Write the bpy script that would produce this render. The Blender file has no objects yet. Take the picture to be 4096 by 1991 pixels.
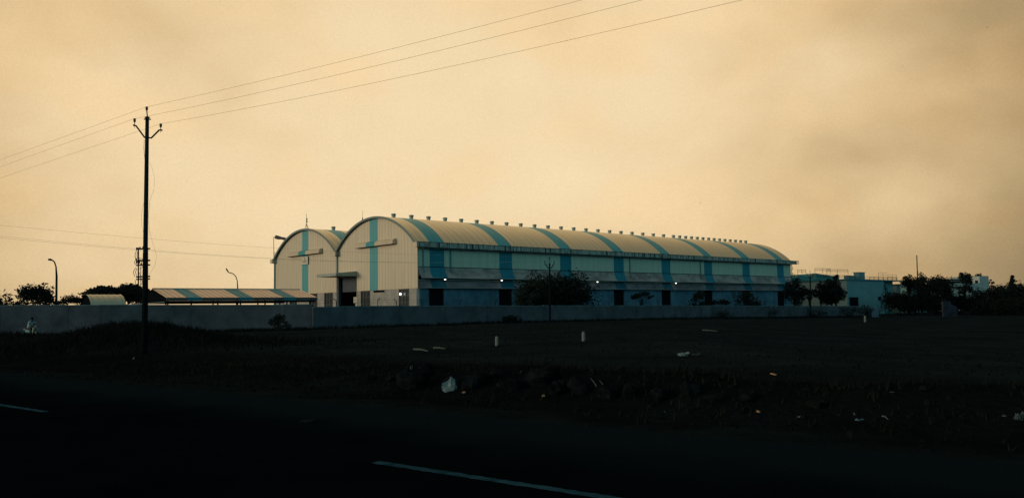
import bpy, math, random
from mathutils import Vector, Matrix, noise
R=math.radians
sc=bpy.context.scene
COL=sc.collection
# ------------------------------------------------------------------ camera geometry
FPX=2116.0*4096/2576; CX,CY=2048.0,995.5
TH=math.atan(154.6/2116.0); RO=math.atan(.01568)
fw=Vector((0,math.cos(TH),math.sin(TH))); up0=Vector((0,-math.sin(TH),math.cos(TH)))
rt=Vector((1,0,0))*math.cos(RO)-up0*math.sin(RO); upv=up0*math.cos(RO)+Vector((1,0,0))*math.sin(RO)
EYE=Vector((0,0,1.5))
def at(u,v,Y):
    d=fw*FPX+rt*(u-CX)-upv*(v-CY)
    return EYE+d*(Y/d.y)
cam=bpy.data.cameras.new('camera'); co=bpy.data.objects.new('camera',cam); COL.objects.link(co)
cam.sensor_width=36; cam.lens=36*FPX/4096; cam.clip_start=.1; cam.clip_end=6000
m=Matrix((rt,upv,-fw)).transposed().to_4x4(); m.translation=EYE; co.matrix_world=m
sc.camera=co
# ------------------------------------------------------------------ materials
MATS={}
def mat(name,col,rough=.7,metal=0,spec=.3,col2=None,scale=3.,bump=0,bscale=20.,emit=None,es=1,mix=(.35,.65),stretch=(1,1,1),detail=6):
    if name in MATS: return MATS[name]
    mt=bpy.data.materials.new(name); mt.use_nodes=True; nt=mt.node_tree; b=nt.nodes['Principled BSDF']
    b.inputs['Base Color'].default_value=(*col,1); b.inputs['Roughness'].default_value=rough
    b.inputs['Metallic'].default_value=metal; b.inputs['Specular IOR Level'].default_value=spec
    if emit: b.inputs['Emission Color'].default_value=(*emit,1); b.inputs['Emission Strength'].default_value=es
    tc=nt.nodes.new('ShaderNodeTexCoord'); mp=nt.nodes.new('ShaderNodeMapping'); mp.inputs['Scale'].default_value=stretch
    nt.links.new(tc.outputs['Object'],mp.inputs[0])
    if col2:
        n=nt.nodes.new('ShaderNodeTexNoise'); n.inputs['Scale'].default_value=scale; n.inputs['Detail'].default_value=detail; n.inputs['Roughness'].default_value=.65
        nt.links.new(mp.outputs[0],n.inputs['Vector'])
        r=nt.nodes.new('ShaderNodeMapRange'); r.inputs[1].default_value=mix[0]; r.inputs[2].default_value=mix[1]
        nt.links.new(n.outputs['Fac'],r.inputs[0])
        x=nt.nodes.new('ShaderNodeMix'); x.data_type='RGBA'
        x.inputs[6].default_value=(*col,1); x.inputs[7].default_value=(*col2,1)
        nt.links.new(r.outputs[0],x.inputs[0]); nt.links.new(x.outputs[2],b.inputs['Base Color'])
    if bump:
        n2=nt.nodes.new('ShaderNodeTexNoise'); n2.inputs['Scale'].default_value=bscale; n2.inputs['Detail'].default_value=5
        nt.links.new(mp.outputs[0],n2.inputs['Vector'])
        bp=nt.nodes.new('ShaderNodeBump'); bp.inputs['Strength'].default_value=bump; bp.inputs['Distance'].default_value=.05
        nt.links.new(n2.outputs['Fac'],bp.inputs['Height']); nt.links.new(bp.outputs[0],b.inputs['Normal'])
    MATS[name]=mt; return mt
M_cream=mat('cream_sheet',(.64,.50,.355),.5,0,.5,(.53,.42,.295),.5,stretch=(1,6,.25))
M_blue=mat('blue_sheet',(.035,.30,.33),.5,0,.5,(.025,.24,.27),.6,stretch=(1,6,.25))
M_seam=mat('sheet_seam',(.46,.365,.255),.7,0,.2,(.33,.26,.185),1,stretch=(1,3,.6))
M_bseam=mat('blue_sheet_seam',(.02,.19,.21),.7)
M_rseam=mat('roof_lap',(.70,.60,.39),.42,.55,.4,(.48,.42,.28),.6,stretch=(3,.6,.6))
M_sseam=mat('side_lap',(.30,.32,.25),.7,0,.2)
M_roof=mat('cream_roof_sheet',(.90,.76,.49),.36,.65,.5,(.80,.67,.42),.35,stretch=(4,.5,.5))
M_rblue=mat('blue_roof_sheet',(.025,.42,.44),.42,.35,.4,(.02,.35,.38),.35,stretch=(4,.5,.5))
M_trim=mat('trim_grey',(.16,.2,.19),.6)
M_gut=mat('gutter_sheet',(.50,.48,.40),.7,0,.2,(.14,.14,.13),1.3,stretch=(2.5,1,.6),mix=(.4,.62))
M_joint=mat('joint_dark',(.010,.013,.013),.9,0,0)
M_sideup=mat('side_cream_sheet',(.58,.585,.44),.6,0,.3,(.50,.52,.39),.5,stretch=(3,1,.3))
M_sideblue=mat('side_blue_sheet',(.013,.215,.25),.6,0,.3,(.012,.17,.235),.6,stretch=(3,1,.3))
M_awn=mat('awning_sheet',(.46,.36,.31),.7,0,.15,(.19,.12,.12),.35,stretch=(1,1,2.2),mix=(.42,.68))
M_mason=mat('rendered_wall',(.40,.36,.31),.85,0,.2,(.27,.25,.23),.8,bump=.2)
M_lowblue=mat('lower_side_wall',(.12,.22,.28),.85,0,.1,(.05,.105,.145),.35,bump=.2)
M_dark=mat('dark_opening',(.006,.007,.009),.9,0,0)
M_shut=mat('roller_shutter',(.07,.085,.10),.6,0,.3,(.05,.06,.075),1)
M_glass=mat('dark_glass',(.02,.025,.03),.25,0,.5)
M_conc=mat('boundary_concrete',(.125,.125,.138),.95,0,.0,(.055,.058,.065),.5,bump=.5,bscale=6,mix=(.3,.7))
M_cope=mat('wall_coping',(.20,.22,.22),.95,0,.0,(.10,.115,.12),1)
M_pole=mat('pole_steel',(.008,.017,.020),.8,0,.05)
M_poled=mat('pole_dark',(.006,.009,.010),.9,0,.0)
M_ins=mat('insulator_brown',(.02,.018,.018),.4,0,.4)
M_wire=mat('wire_metal',(.5,.42,.28),.5,.4)
M_shed=mat('shed_roof_sheet',(.85,.60,.43),.45,.45,.4,(.68,.49,.36),.45,stretch=(1,3,1))
M_shedf=mat('shed_fascia',(.11,.10,.095),.8,0,.2,(.07,.065,.06),1)
M_shblue=mat('shed_blue_sheet',(.015,.32,.33),.55,.1,.3,(.012,.26,.28),.5)
M_quon=mat('shelter_sheet',(.80,.70,.46),.42,.5,.4,(.68,.60,.40),1)
M_leaf=mat('leaf_dark',(.014,.022,.019),.9,0,.05,(.008,.014,.012),.8)
M_leaf2=mat('leaf_olive',(.022,.032,.024),.9,0,.05,(.012,.02,.016),.8)
M_bark=mat('bark',(.015,.016,.016),.9,0,.05)
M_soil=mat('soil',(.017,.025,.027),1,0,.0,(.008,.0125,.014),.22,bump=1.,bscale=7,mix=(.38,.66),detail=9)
M_asph=mat('asphalt',(.0030,.0055,.0075),1,0,.0,(.0018,.0035,.0048),.5,bump=.4,bscale=40)
M_paint=mat('road_paint',(.028,.085,.115),1,0,.0,(.010,.035,.05),7,bump=.1)
M_rock=mat('boulder',(.009,.012,.013),.95,0,.0,(.0025,.0035,.004),3,bump=.8,bscale=12)
M_grass=mat('dry_grass',(.014,.016,.013),.95,0,.03,(.007,.009,.008),.6)
M_white=mat('white_stone',(.20,.20,.17),.9,0,.0,(.12,.13,.12),8)
M_bag=mat('white_plastic',(.16,.23,.235),.7,0,.1,(.05,.09,.105),9)
M_paper=mat('pale_litter',(.045,.065,.07),.7,0,.2)
M_orange=mat('orange_litter',(.4,.22,.12),.6)
M_house=mat('house_teal_wall',(.20,.34,.34),.85,0,.1,(.15,.27,.28),.3)
M_house2=mat('far_white_wall',(.22,.33,.34),.85,0,.2,(.17,.27,.28),.3)
M_hroof=mat('teal_sheet_roof',(.05,.24,.25),.6,0,.3,(.04,.13,.14),.5)
M_pink=mat('pale_sky_light',(.95,.75,.58),.8,0,.2,(.9,.7,.52),1)
M_lamp=mat('lit_lamp',(.9,.9,.85),.5,emit=(1,.97,.86),es=4)
M_sign=mat('sign_white',(.66,.56,.42),.5,0,.4)
M_ink=mat('sign_ink',(.02,.08,.075),.6)
M_ink2=mat('sign_ink_faint',(.40,.33,.24),.6)
M_cloth=mat('orange_cloth',(.12,.06,.035),.8,0,.1,(.05,.03,.02),8)
# ------------------------------------------------------------------ mesh helpers
class MB:
    def __init__(s): s.v=[]; s.f=[]; s.m=[]
    def face(s,pts,mi=0):
        n=len(s.v); s.v+=[tuple(p) for p in pts]; s.f.append(tuple(range(n,n+len(pts)))); s.m.append(mi)
    def box(s,a,b,mi=0,M=None):
        x0,y0,z0=a;x1,y1,z1=b
        P=[(x0,y0,z0),(x1,y0,z0),(x1,y1,z0),(x0,y1,z0),(x0,y0,z1),(x1,y0,z1),(x1,y1,z1),(x0,y1,z1)]
        if M: P=[tuple(M@Vector(p)) for p in P]
        n=len(s.v); s.v+=P
        for q in ((3,2,1,0),(4,5,6,7),(0,1,5,4),(1,2,6,5),(2,3,7,6),(3,0,4,7)): s.f.append(tuple(n+i for i in q)); s.m.append(mi)
    def tube(s,pts,r,k=8,mi=0,caps=True):
        pts=[Vector(p) for p in pts]; rs=r if isinstance(r,(list,tuple)) else [r]*len(pts); rings=[]
        for i,p in enumerate(pts):
            d=(pts[min(i+1,len(pts)-1)]-pts[max(i-1,0)]).normalized()
            a=d.orthogonal().normalized() if i==0 else (pa-d*pa.dot(d)).normalized()
            pa=a; b=d.cross(a); n=len(s.v)
            s.v+=[tuple(p+(a*math.cos(2*math.pi*j/k)+b*math.sin(2*math.pi*j/k))*rs[i]) for j in range(k)]; rings.append(n)
        for i in range(len(rings)-1):
            for j in range(k):
                s.f.append((rings[i]+j,rings[i]+(j+1)%k,rings[i+1]+(j+1)%k,rings[i+1]+j)); s.m.append(mi)
        if caps:
            s.f.append(tuple(rings[0]+j for j in range(k))[::-1]); s.m.append(mi)
            s.f.append(tuple(rings[-1]+j for j in range(k))); s.m.append(mi)
    def lathe(s,prof,c=(0,0,0),k=14,mi=0):
        s.tube([(c[0],c[1],c[2]+z) for r_,z in prof],[r_ for r_,z in prof],k,mi)
    def prism(s,poly,y0,y1,ax='y',mi=0):   # polygon extruded along an axis
        def q(p,t): return {'y':(p[0],t,p[1]),'x':(t,p[0],p[1]),'z':(p[0],p[1],t)}[ax]
        a=[q(p,y0) for p in poly]; b=[q(p,y1) for p in poly]
        s.face(a,mi); s.face(b[::-1],mi)
        for i in range(len(poly)):
            j=(i+1)%len(poly); s.face([a[j],a[i],b[i],b[j]],mi)
    def build(s,name,mats,parent=None,smooth=False,loc=None):
        me=bpy.data.meshes.new(name); me.from_pydata(s.v,[],s.f)
        if not isinstance(mats,(list,tuple)): mats=[mats]
        for q in mats: me.materials.append(q)
        me.polygons.foreach_set('material_index',s.m)
        if smooth: me.polygons.foreach_set('use_smooth',[True]*len(s.f))
        me.update(); o=bpy.data.objects.new(name,me); COL.objects.link(o)
        if parent: o.parent=parent
        if loc: o.location=loc
        return o
def tag(o,label,cat,group=None):
    o['label']=label; o['category']=cat
    if group: o['group']=group
    return o
def thing(name,loc,label,cat,rz=0,group=None):
    o=bpy.data.objects.new(name,None); COL.objects.link(o); o.location=loc; o.rotation_euler=(0,0,rz); o.empty_display_size=.2
    return tag(o,label,cat,group)
def struct(o,kind='structure'): o['kind']=kind; return o
def dup(root,loc,label=None,rz=None,scale=None):
    r=root.copy(); COL.objects.link(r); r.location=loc
    if rz is not None: r.rotation_euler=(0,0,rz)
    if scale: r.scale=scale
    if label: r['label']=label
    for ch in list(root.children):
        c=ch.copy(); COL.objects.link(c); c.parent=r
        for gg in list(ch.children):
            d=gg.copy(); COL.objects.link(d); d.parent=c
    return r
# ------------------------------------------------------------------ terrain
RD=Vector((.7727,-.6347,0)); RN=Vector((.6347,.7727,0))   # along / across the road
LINE=5.63; EDGE=8.9
def sm(a,b,x):
    t=max(0,min(1,(x-a)/(b-a))); return t*t*(3-2*t)
BX=[(-400,-.15),(-45,-.15),(-18,.1),(0,.15),(15,.0),(31,-.65),(60,-1.2),(400,-1.8)]
def basez(x):
    for i in range(len(BX)-1):
        if x<=BX[i+1][0] :
            t=max(0,(x-BX[i][0])/(BX[i+1][0]-BX[i][0])); return BX[i][1]*(1-t)+BX[i+1][1]*t
    return BX[-1][1]
def gz(x,y):
    n=x*RN.x+y*RN.y; a=x*RD.x+y*RD.y
    if n<EDGE+.3 or y<-20: return 0.0
    k=sm(EDGE+.3,45,n)
    z=basez(x*75/max(y,40))*k
    # rubble berm beside the road
    bs=sm(-26,-8,a)*(1-sm(38,60,a))
    z+=bs*.34*math.exp(-((n-13.2)/1.1)**2)*(1+.6*noise.noise(Vector((x*.8,y*.8,1))))
    z-=.10*math.exp(-((n-11.0)/.8)**2)
    z+=.05*noise.noise(Vector((x*.35,y*.35,0)))*sm(EDGE+.3,14,n)+.02*noise.noise(Vector((x*1.7,y*1.7,3)))*sm(EDGE+.3,12,n)
    # brush mound round the tall pole
    z+=1.05*math.exp(-(((x+18.6)/4.0)**2+((y-41.5)/4.)**2))
    
    z+=.62*math.exp(-((y-51)/3.)**2)*(1-sm(-31,-23,x))*sm(-80,-60,x)
    # shallow ditch
    z-=.10*math.exp(-((n-26)/.8)**2)*sm(-40,-20,a)
    return z
def axis(lo,hi,c,step,gr):
    out=[c]; s=step; x=c
    while x<hi: x+=s; out.append(x); s=step+ (x-c)*gr
    s=step; x=c; l=[]
    while x>lo: x-=s; l.append(x); s=step+(c-x)*gr
    return l[::-1]+out
g=MB(); xs=axis(-3000,3000,-4,.35,.035); ys=axis(-600,3500,16,.33,.03)
for y in ys:
    for x in xs: g.v.append((x,y,gz(x,y)))
W=len(xs)
for j in range(len(ys)-1):
    for i in range(W-1): g.f.append((j*W+i,j*W+i+1,(j+1)*W+i+1,(j+1)*W+i)); g.m.append(0)
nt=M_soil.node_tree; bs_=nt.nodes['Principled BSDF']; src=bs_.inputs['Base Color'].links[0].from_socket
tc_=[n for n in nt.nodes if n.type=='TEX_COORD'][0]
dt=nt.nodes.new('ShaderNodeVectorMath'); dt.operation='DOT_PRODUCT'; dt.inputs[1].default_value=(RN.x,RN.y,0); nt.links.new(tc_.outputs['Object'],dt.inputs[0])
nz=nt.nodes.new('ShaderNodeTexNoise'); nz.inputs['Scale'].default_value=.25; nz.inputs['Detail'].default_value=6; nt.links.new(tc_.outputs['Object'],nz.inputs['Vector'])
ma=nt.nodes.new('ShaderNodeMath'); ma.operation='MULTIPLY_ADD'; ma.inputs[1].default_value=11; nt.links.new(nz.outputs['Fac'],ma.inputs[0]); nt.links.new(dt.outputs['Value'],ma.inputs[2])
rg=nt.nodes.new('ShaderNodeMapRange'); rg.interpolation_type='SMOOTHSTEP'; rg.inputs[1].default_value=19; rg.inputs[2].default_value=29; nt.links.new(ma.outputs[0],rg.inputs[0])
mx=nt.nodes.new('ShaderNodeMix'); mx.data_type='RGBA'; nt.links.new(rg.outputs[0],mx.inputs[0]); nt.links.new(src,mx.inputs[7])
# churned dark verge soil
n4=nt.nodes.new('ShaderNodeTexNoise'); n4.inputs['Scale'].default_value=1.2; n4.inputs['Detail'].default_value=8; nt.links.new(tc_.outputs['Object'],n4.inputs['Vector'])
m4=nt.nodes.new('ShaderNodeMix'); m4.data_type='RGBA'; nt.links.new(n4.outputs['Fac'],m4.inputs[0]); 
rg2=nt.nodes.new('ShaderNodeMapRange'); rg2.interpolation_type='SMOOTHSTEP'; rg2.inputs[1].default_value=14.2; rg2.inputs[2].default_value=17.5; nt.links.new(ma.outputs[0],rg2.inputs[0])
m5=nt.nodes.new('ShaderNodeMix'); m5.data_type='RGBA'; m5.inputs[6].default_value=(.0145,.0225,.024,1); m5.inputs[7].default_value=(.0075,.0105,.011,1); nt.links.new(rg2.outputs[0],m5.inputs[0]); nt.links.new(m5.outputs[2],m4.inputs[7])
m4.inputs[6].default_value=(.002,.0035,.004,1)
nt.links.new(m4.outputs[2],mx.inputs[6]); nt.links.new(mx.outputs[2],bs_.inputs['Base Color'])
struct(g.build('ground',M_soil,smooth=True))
# road and markings
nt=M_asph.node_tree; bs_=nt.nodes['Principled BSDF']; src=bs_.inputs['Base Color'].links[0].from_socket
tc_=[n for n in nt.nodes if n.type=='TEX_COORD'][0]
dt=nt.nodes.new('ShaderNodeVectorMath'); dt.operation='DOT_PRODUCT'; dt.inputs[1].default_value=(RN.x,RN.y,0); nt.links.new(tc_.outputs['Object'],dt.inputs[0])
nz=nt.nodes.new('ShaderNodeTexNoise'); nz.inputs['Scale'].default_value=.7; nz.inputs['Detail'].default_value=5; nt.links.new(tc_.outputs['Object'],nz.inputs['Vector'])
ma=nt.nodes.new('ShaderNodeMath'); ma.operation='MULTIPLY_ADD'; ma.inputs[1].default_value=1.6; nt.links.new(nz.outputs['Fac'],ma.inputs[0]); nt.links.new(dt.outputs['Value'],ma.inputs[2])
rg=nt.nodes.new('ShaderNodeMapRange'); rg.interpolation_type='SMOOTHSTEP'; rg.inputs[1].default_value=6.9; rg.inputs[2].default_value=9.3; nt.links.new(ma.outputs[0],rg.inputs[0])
mx=nt.nodes.new('ShaderNodeMix'); mx.data_type='RGBA'; nt.links.new(rg.outputs[0],mx.inputs[0]); nt.links.new(src,mx.inputs[6]); mx.inputs[7].default_value=(.0065,.0130,.0165,1)   # grazing sheen painted in as a paler outer edge
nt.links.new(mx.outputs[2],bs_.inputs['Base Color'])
def strip(name,n0,n1,a0,a1,z,mt,seg=1,jag=0,seed=0):
    rr=random.Random(seed); b=MB(); rows=[]
    for i in range(seg+1):
        a=a0+(a1-a0)*i/seg
        p=RD*a+RN*(n0+rr.uniform(-jag,jag)); q=RD*a+RN*(n1+rr.uniform(-jag,jag)); rows.append(((p.x,p.y,z),(q.x,q.y,z)))
    for i in range(seg): b.face([rows[i][0],rows[i+1][0],rows[i+1][1],rows[i][1]])
    return b.build(name,mt)
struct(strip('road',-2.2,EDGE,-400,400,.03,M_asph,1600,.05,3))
def along(n_,u,v):
    d=fw*FPX+rt*(u-CX)-upv*(v-CY); t=-EYE.z/d.z; p=EYE+d*t; return p.dot(RD)
a1=along(0,1526,1855)
a0=along(0,212,1652)
for k,(x0,x1,lb) in enumerate(((a0-3.6,a0,'worn white lane dash, the farther one cut by the left side of the photo'),(a1,a1+3.6,'worn white lane dash nearest the viewer on the dark asphalt'))):
    b=strip('lane_marking',LINE-.06,LINE+.06,x0,x1,.036,M_paint,70,.012,k+5)
    tag(b,lb,'road marking','dashes of the lane line')
# ------------------------------------------------------------------ warehouse
C=Vector((-12.74656804,113.,0)); RZ=math.atan2(.66294814,.74866532)
sv=Vector((.74866532,.66294814,0)); gv=Vector((-.66294814,.74866532,0))
def WL(x,y,z): return C+sv*x+gv*y+Vector((0,0,z))
wh=thing('warehouse',C,'long cream warehouse with twin barrel roofs and blue stripes behind the boundary wall','warehouse',RZ)
HS=10.55; RISE=4.3; RR=(HS*HS+RISE*RISE)/(2*RISE); LEN=94.9; ZE=10.95
STR=[(2+12.5*k,4.55+12.5*k) for k in range(8)]
def stripe(x): return any(a<=x<=b for a,b in STR)
def arch(y,yc,off=0):
    d=max(-HS,min(HS,y-yc)); return ZE-RR+RISE+math.sqrt(max(0,(RR+off)**2-d*d))
for yc in (HS,3*HS):
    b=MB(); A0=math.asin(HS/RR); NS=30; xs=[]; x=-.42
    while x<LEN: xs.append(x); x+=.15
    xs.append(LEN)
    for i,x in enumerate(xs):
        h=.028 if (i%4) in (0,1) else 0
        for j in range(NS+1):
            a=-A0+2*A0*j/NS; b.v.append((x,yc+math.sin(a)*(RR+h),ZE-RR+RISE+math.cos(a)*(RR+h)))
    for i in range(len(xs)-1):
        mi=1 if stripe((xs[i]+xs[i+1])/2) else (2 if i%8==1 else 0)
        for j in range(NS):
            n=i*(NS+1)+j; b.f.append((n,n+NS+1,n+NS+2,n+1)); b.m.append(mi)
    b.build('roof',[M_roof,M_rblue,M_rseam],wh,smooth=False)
    # verge: soffit and edge of the front overhang
    b=MB(); 
    for j in range(NS):
        a,c=-A0+2*A0*j/NS,-A0+2*A0*(j+1)/NS
        def P(a,r,x): return (x,yc+math.sin(a)*r,ZE-RR+RISE+math.cos(a)*r)
        for (x0,x1,r0,r1) in ((-.5,-.425,RR-.26,RR+.05),):
            b.face([P(a,r0,x0),P(a,r1,x0),P(c,r1,x0),P(c,r0,x0)]); b.face([P(a,r0,x1),P(c,r0,x1),P(c,r1,x1),P(a,r1,x1)])
            b.face([P(a,r0,x0),P(c,r0,x0),P(c,r0,x1),P(a,r0,x1)]); b.face([P(a,r1,x0),P(a,r1,x1),P(c,r1,x1),P(c,r1,x0)])
        b.face([P(a,RR-.06,-.424),P(c,RR-.06,-.424),P(c,RR-.06,-.04),P(a,RR-.06,-.04)])
    b.build('verge_trim',M_trim,wh)
    # gable sheeting with vertical ribs
    b=MB(); y=yc-HS; ys_=[]; n=0
    off=[0,.17,.2,.37]
    k=0
    while True:
        for q in (0,.15,.21,.35):
            yy=yc-HS+.4*k+q
            if yy<yc+HS: ys_.append((yy,0 if q in(0,.35) else -.035))
        k+=1
        if .4*k>2*HS: break
    ys_.append((yc+HS,0))
    for i in range(len(ys_)-1):
        (p,pa_),(q,qa)=ys_[i],ys_[i+1]
        mi=1 if ((9.76<=(p+q)/2<=12.0) or (30.46<=(p+q)/2<=32.66)) else 0
        if i%8==5: mi+=2
        z0=4.7
        cut=[(z0,None)]
        lo=z0
        if 15.6<(p+q)/2<20.75: lo=6.9
        zt1,zt2=arch(p,yc,-.08),arch(q,yc,-.08)
        b.face([(pa_,p,lo),(pa_,p,zt1),(qa,q,zt2),(qa,q,lo)],mi)
    b.build('gable_wall',[M_cream,M_blue,M_seam,M_bseam],wh)
    # back gable
    b=MB(); b.face([(LEN-.1,yc-HS+i*HS*2/24,arch(yc-HS+i*HS*2/24,yc,-.05)) for i in range(25)]+[(LEN-.1,yc+HS,-1),(LEN-.1,yc-HS,-1)])
    b.build('rear_gable_wall',M_cream,wh)
# lower gable masonry
for solid,under in ((((-.05,2.1),(4.67,11.98),(14.6,15.44)),((2.1,4.67),(11.98,14.6))),(((21.35,22.72),(25.44,27.6),(30.2,34.5),(37.1,42.2)),((22.72,25.44),(27.6,30.2),(34.5,37.1)))):
    b=MB()
    for y0,y1 in solid: b.box((.06,y0,-1.2),(.36,y1,4.69))
    for y0,y1 in under: b.box((.062,y0-.01,-1.2),(.358,y1+.01,1.0))
    b.build('lower_wall',M_mason,wh)
for i,(y0,y1) in enumerate(((2.1,4.67),(11.98,14.6),(22.72,25.44),(27.6,30.2),(34.5,37.1))):
    b=MB(); f=.06
    b.box((.12,y0,1.0),(.2,y0+f,4.69)); b.box((.12,y1-f,1.0),(.2,y1,4.69)); b.box((.12,y0+f,1.0),(.2,y1-f,1.06)); b.box((.12,y0+f,4.63),(.2,y1-f,4.69))
    for k in (1,2): yy=y0+(y1-y0)*k/3; b.box((.13,yy-.03,1.06),(.19,yy+.03,4.63))
    for k in (1,2,3): zz=1+3.69*k/4; b.box((.135,y0+f,zz-.03),(.185,y1-f,zz+.03))
    w=b.build('window',mat('window_bars',(.14,.15,.14),.7) if i==0 else M_shut,wh)
    b=MB(); b.box((.21,y0+.01,1.01),(.23,y1-.01,4.68)); b.build('pane',M_glass,w)
b=MB(); b.box((-.02,8.2,4.38),(.05,11.0,4.66)); 
for k in range(5): b.box((-.06,8.25,4.41+k*.05),(-.025,10.95,4.43+k*.05))
b.build('louvre_vent',M_joint,wh)
# door on the gable: pillar, shutter, jambs
b=MB(); b.box((-.12,20.72,-1.2),(.3,21.33,7.0)); b.build('door_pillar',M_shut,wh)
b=MB(); b.box((.0,15.45,-1.2),(.3,15.598,6.9)); b.build('door_jamb',M_cream,wh)
b=MB()
for k in range(18): b.box((.5,15.6,4.68+k*.124),(.56+.02*(k%2),20.7,4.68+(k+1)*.124-.003))
b.build('shutter_door',M_shut,wh)
# entrance canopy
b=MB(); yA,yB=15.5,21.3
b.prism([(-3.5,6.93),(-.04,6.93),(-.04,7.66),(-3.5,7.34)],yA,yB,'y'); b.build('entrance_canopy',mat('canopy_sheet',(.36,.38,.32),.6,0,.3,(.28,.3,.26),1),wh)
# gable canopies
for y0,y1,(s0,s1) in ((5.0,15.0,(9.7,12.0)),(25.8,36.6,(30.4,32.7))):
    b=MB(); y=y0; k=0
    rr=random.Random(int(y0))
    cuts=sorted([y0,y1,s0,s1]+[y0+1.25*i+rr.uniform(-.1,.1) for i in range(1,int((y1-y0)/1.25))])
    for p,q in zip(cuts,cuts[1:]):
        mi=1 if s0<=(p+q)/2<=s1 else 0
        b.prism([(-.04,11.0),(-.66,11.0),(-.68,11.35),(-.55,11.6),(-.3,11.74),(-.04,11.78)],p+.012,q-.012,'y',mi)
    b.box((-.7,y0,10.96),(-.04,y1,10.995),2)
    b.build('gable_canopy',[M_cream,M_blue,M_joint],wh)
# gutters
for gi,(x0,x1,y0,y1) in enumerate(((-.7,LEN+.9,-.9,-.15),(-.75,LEN,20.55,21.6),(-.75,LEN,41.9,42.7))):
    rr=random.Random(gi); b=MB()
    z0,z1=10.2,10.85
    b.box((x0,y0,z0),(x1,y0+.04,z1)); b.box((x0,y1-.04,z0),(x1,y1,z1)); b.box((x0,y0+.04,z0),(x1,y1-.04,z0+.04))
    b.box((x0,y0+.04,z0+.04),(x0+.04,y1-.04,z1)); b.box((x1-.04,y0+.04,z0+.04),(x1,y1-.04,z1))
    b.box((x0,y0-.03,z1+.002),(x1,y0+.04,z1+.06),1)
    b.box((x0,y0-.02,z0-.05),(x1,y0+.05,z0-.002),1)
    if gi==0:
        x=x0+.4
        while x<x1-.3:
            w=rr.choice((.07,.08,.08,.1,.2)); b.box((x,y0-.015,z0+.02),(x+w,y0-.002,z1-.01),1); x+=w+rr.choice((.5,.9,1.4,1.6,1.9))
    b.box((x0-.03,y0-.01,z0-.01),(x0-.003,y1+.01,z1+.01),2)
    b.build('gutter',[M_gut,M_joint,M_cream],wh)
b=MB(); b.box((.6,-.5,10.0),(LEN-.3,-.42,10.14))
for x in [i*2.37 for i in range(1,40)]: b.box((x,-.86,9.98),(x+.06,-.02,10.12))
b.build('gutter_brackets',M_trim,wh)
# small rail at the far end of the gutter
b=MB()
for z in (10.25,10.6,10.95): b.tube([(LEN+.95,-.9,z),(LEN+1.6,-.9,z)],.035,6)
for x in (LEN+1.25,LEN+1.6): b.tube([(x,-.9,10.2),(x,-.9,11.0)],.035,6)
b.build('gutter_rail',M_joint,wh)
b=MB()
for k in range(4): b.tube([(LEN+.05,-.05,9.9-k*1.3),(LEN+.45,-.1,9.7-k*1.3),(LEN+.5,-.1,9.1-k*1.3),(LEN+.1,-.05,8.9-k*1.3)],.05,6)
b.tube([(LEN+.1,-.05,10),(LEN+.1,-.05,4.5)],.06,6)
b.build('end_pipework',M_joint,wh)
# side wall sheeting
b=MB(); x=0; i=0; P=[]
while x<LEN-.1: P.append((x,(0,-.025,-.025,0)[i%4])); x+=(.17,.04,.17,.12)[i%4]; i+=1
P.append((LEN-.1,0))
for n_,((p,pa_),(q,qa)) in enumerate(zip(P,P[1:])):
    mi=1 if stripe((p+q)/2) else (2 if n_%12==1 else 0)
    b.face([(p,pa_,4.7),(q,qa,4.7),(q,qa,10.95),(p,pa_,10.95)],mi)
b.build('side_wall',[M_sideup,M_sideblue,M_sseam],wh)
b=MB(); b.box((-.05,-.05,4.7),(.12,.0-.03,10.2)); b.build('corner_trim',M_cream,wh)
b=MB(); b.box((.0,2*HS*2,-1.2),(LEN-.1,2*HS*2+.1,10.9)); b.build('far_side_wall',M_cream,wh)
# awnings
def awning(name,prof,z0x,mats):
    b=MB(); cuts=sorted([z0x,LEN-.3]+[c for s in STR for c in s]+[1.2*i+.7 for i in range(1,78)])
    for p,q in zip(cuts,cuts[1:]):
        mi=1 if stripe((p+q)/2) else 0
        for (a,c) in zip(prof,prof[1:]):
            b.face([(p,a[0],a[1]),(p,c[0],c[1]),(q,c[0],c[1]),(q,a[0],a[1])],mi)
            b.face([(q,a[0]+.03,a[1]-.03),(q,c[0]+.03,c[1]+.0),(p,c[0]+.03,c[1]+.0),(p,a[0]+.03,a[1]-.03)],2)
        a=prof[-1]; b.box((p,a[0]-.01,a[1]-.05),(q,a[0]+.04,a[1]-.003),3)
    a=prof[0]; b.box((z0x,a[0]-.06,a[1]),(LEN-.3,a[0]-.005,a[1]+.07),2)
    b.build(name,mats+[M_joint,mat('awning_lip',(.36,.36,.33),.6)],wh)
awning('upper_awning',[(-.05,7.55),(-.16,7.0),(-.42,6.5),(-.8,6.08)],.1,[M_awn,M_sideblue])
awning('lower_awning',[(-.1,5.72),(-.22,5.42),(-.42,5.06),(-.62,4.74)],.1,[mat('shaded_awning_sheet',(.27,.22,.215),.75,0,.1,(.13,.10,.11),.4,stretch=(1,1,2.2)),mat('shaded_blue_sheet',(.02,.14,.19),.75,0,.1,(.03,.09,.12),.5)])  # weaker light on the lower awning put into darker sheet colours
# dark strip standing for the shade in the gap under the upper awning
b=MB(); b.box((.1,-.075,5.9),(LEN-.3,-.035,6.35)); b.build('awning_gap_shade',M_joint,wh)
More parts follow.
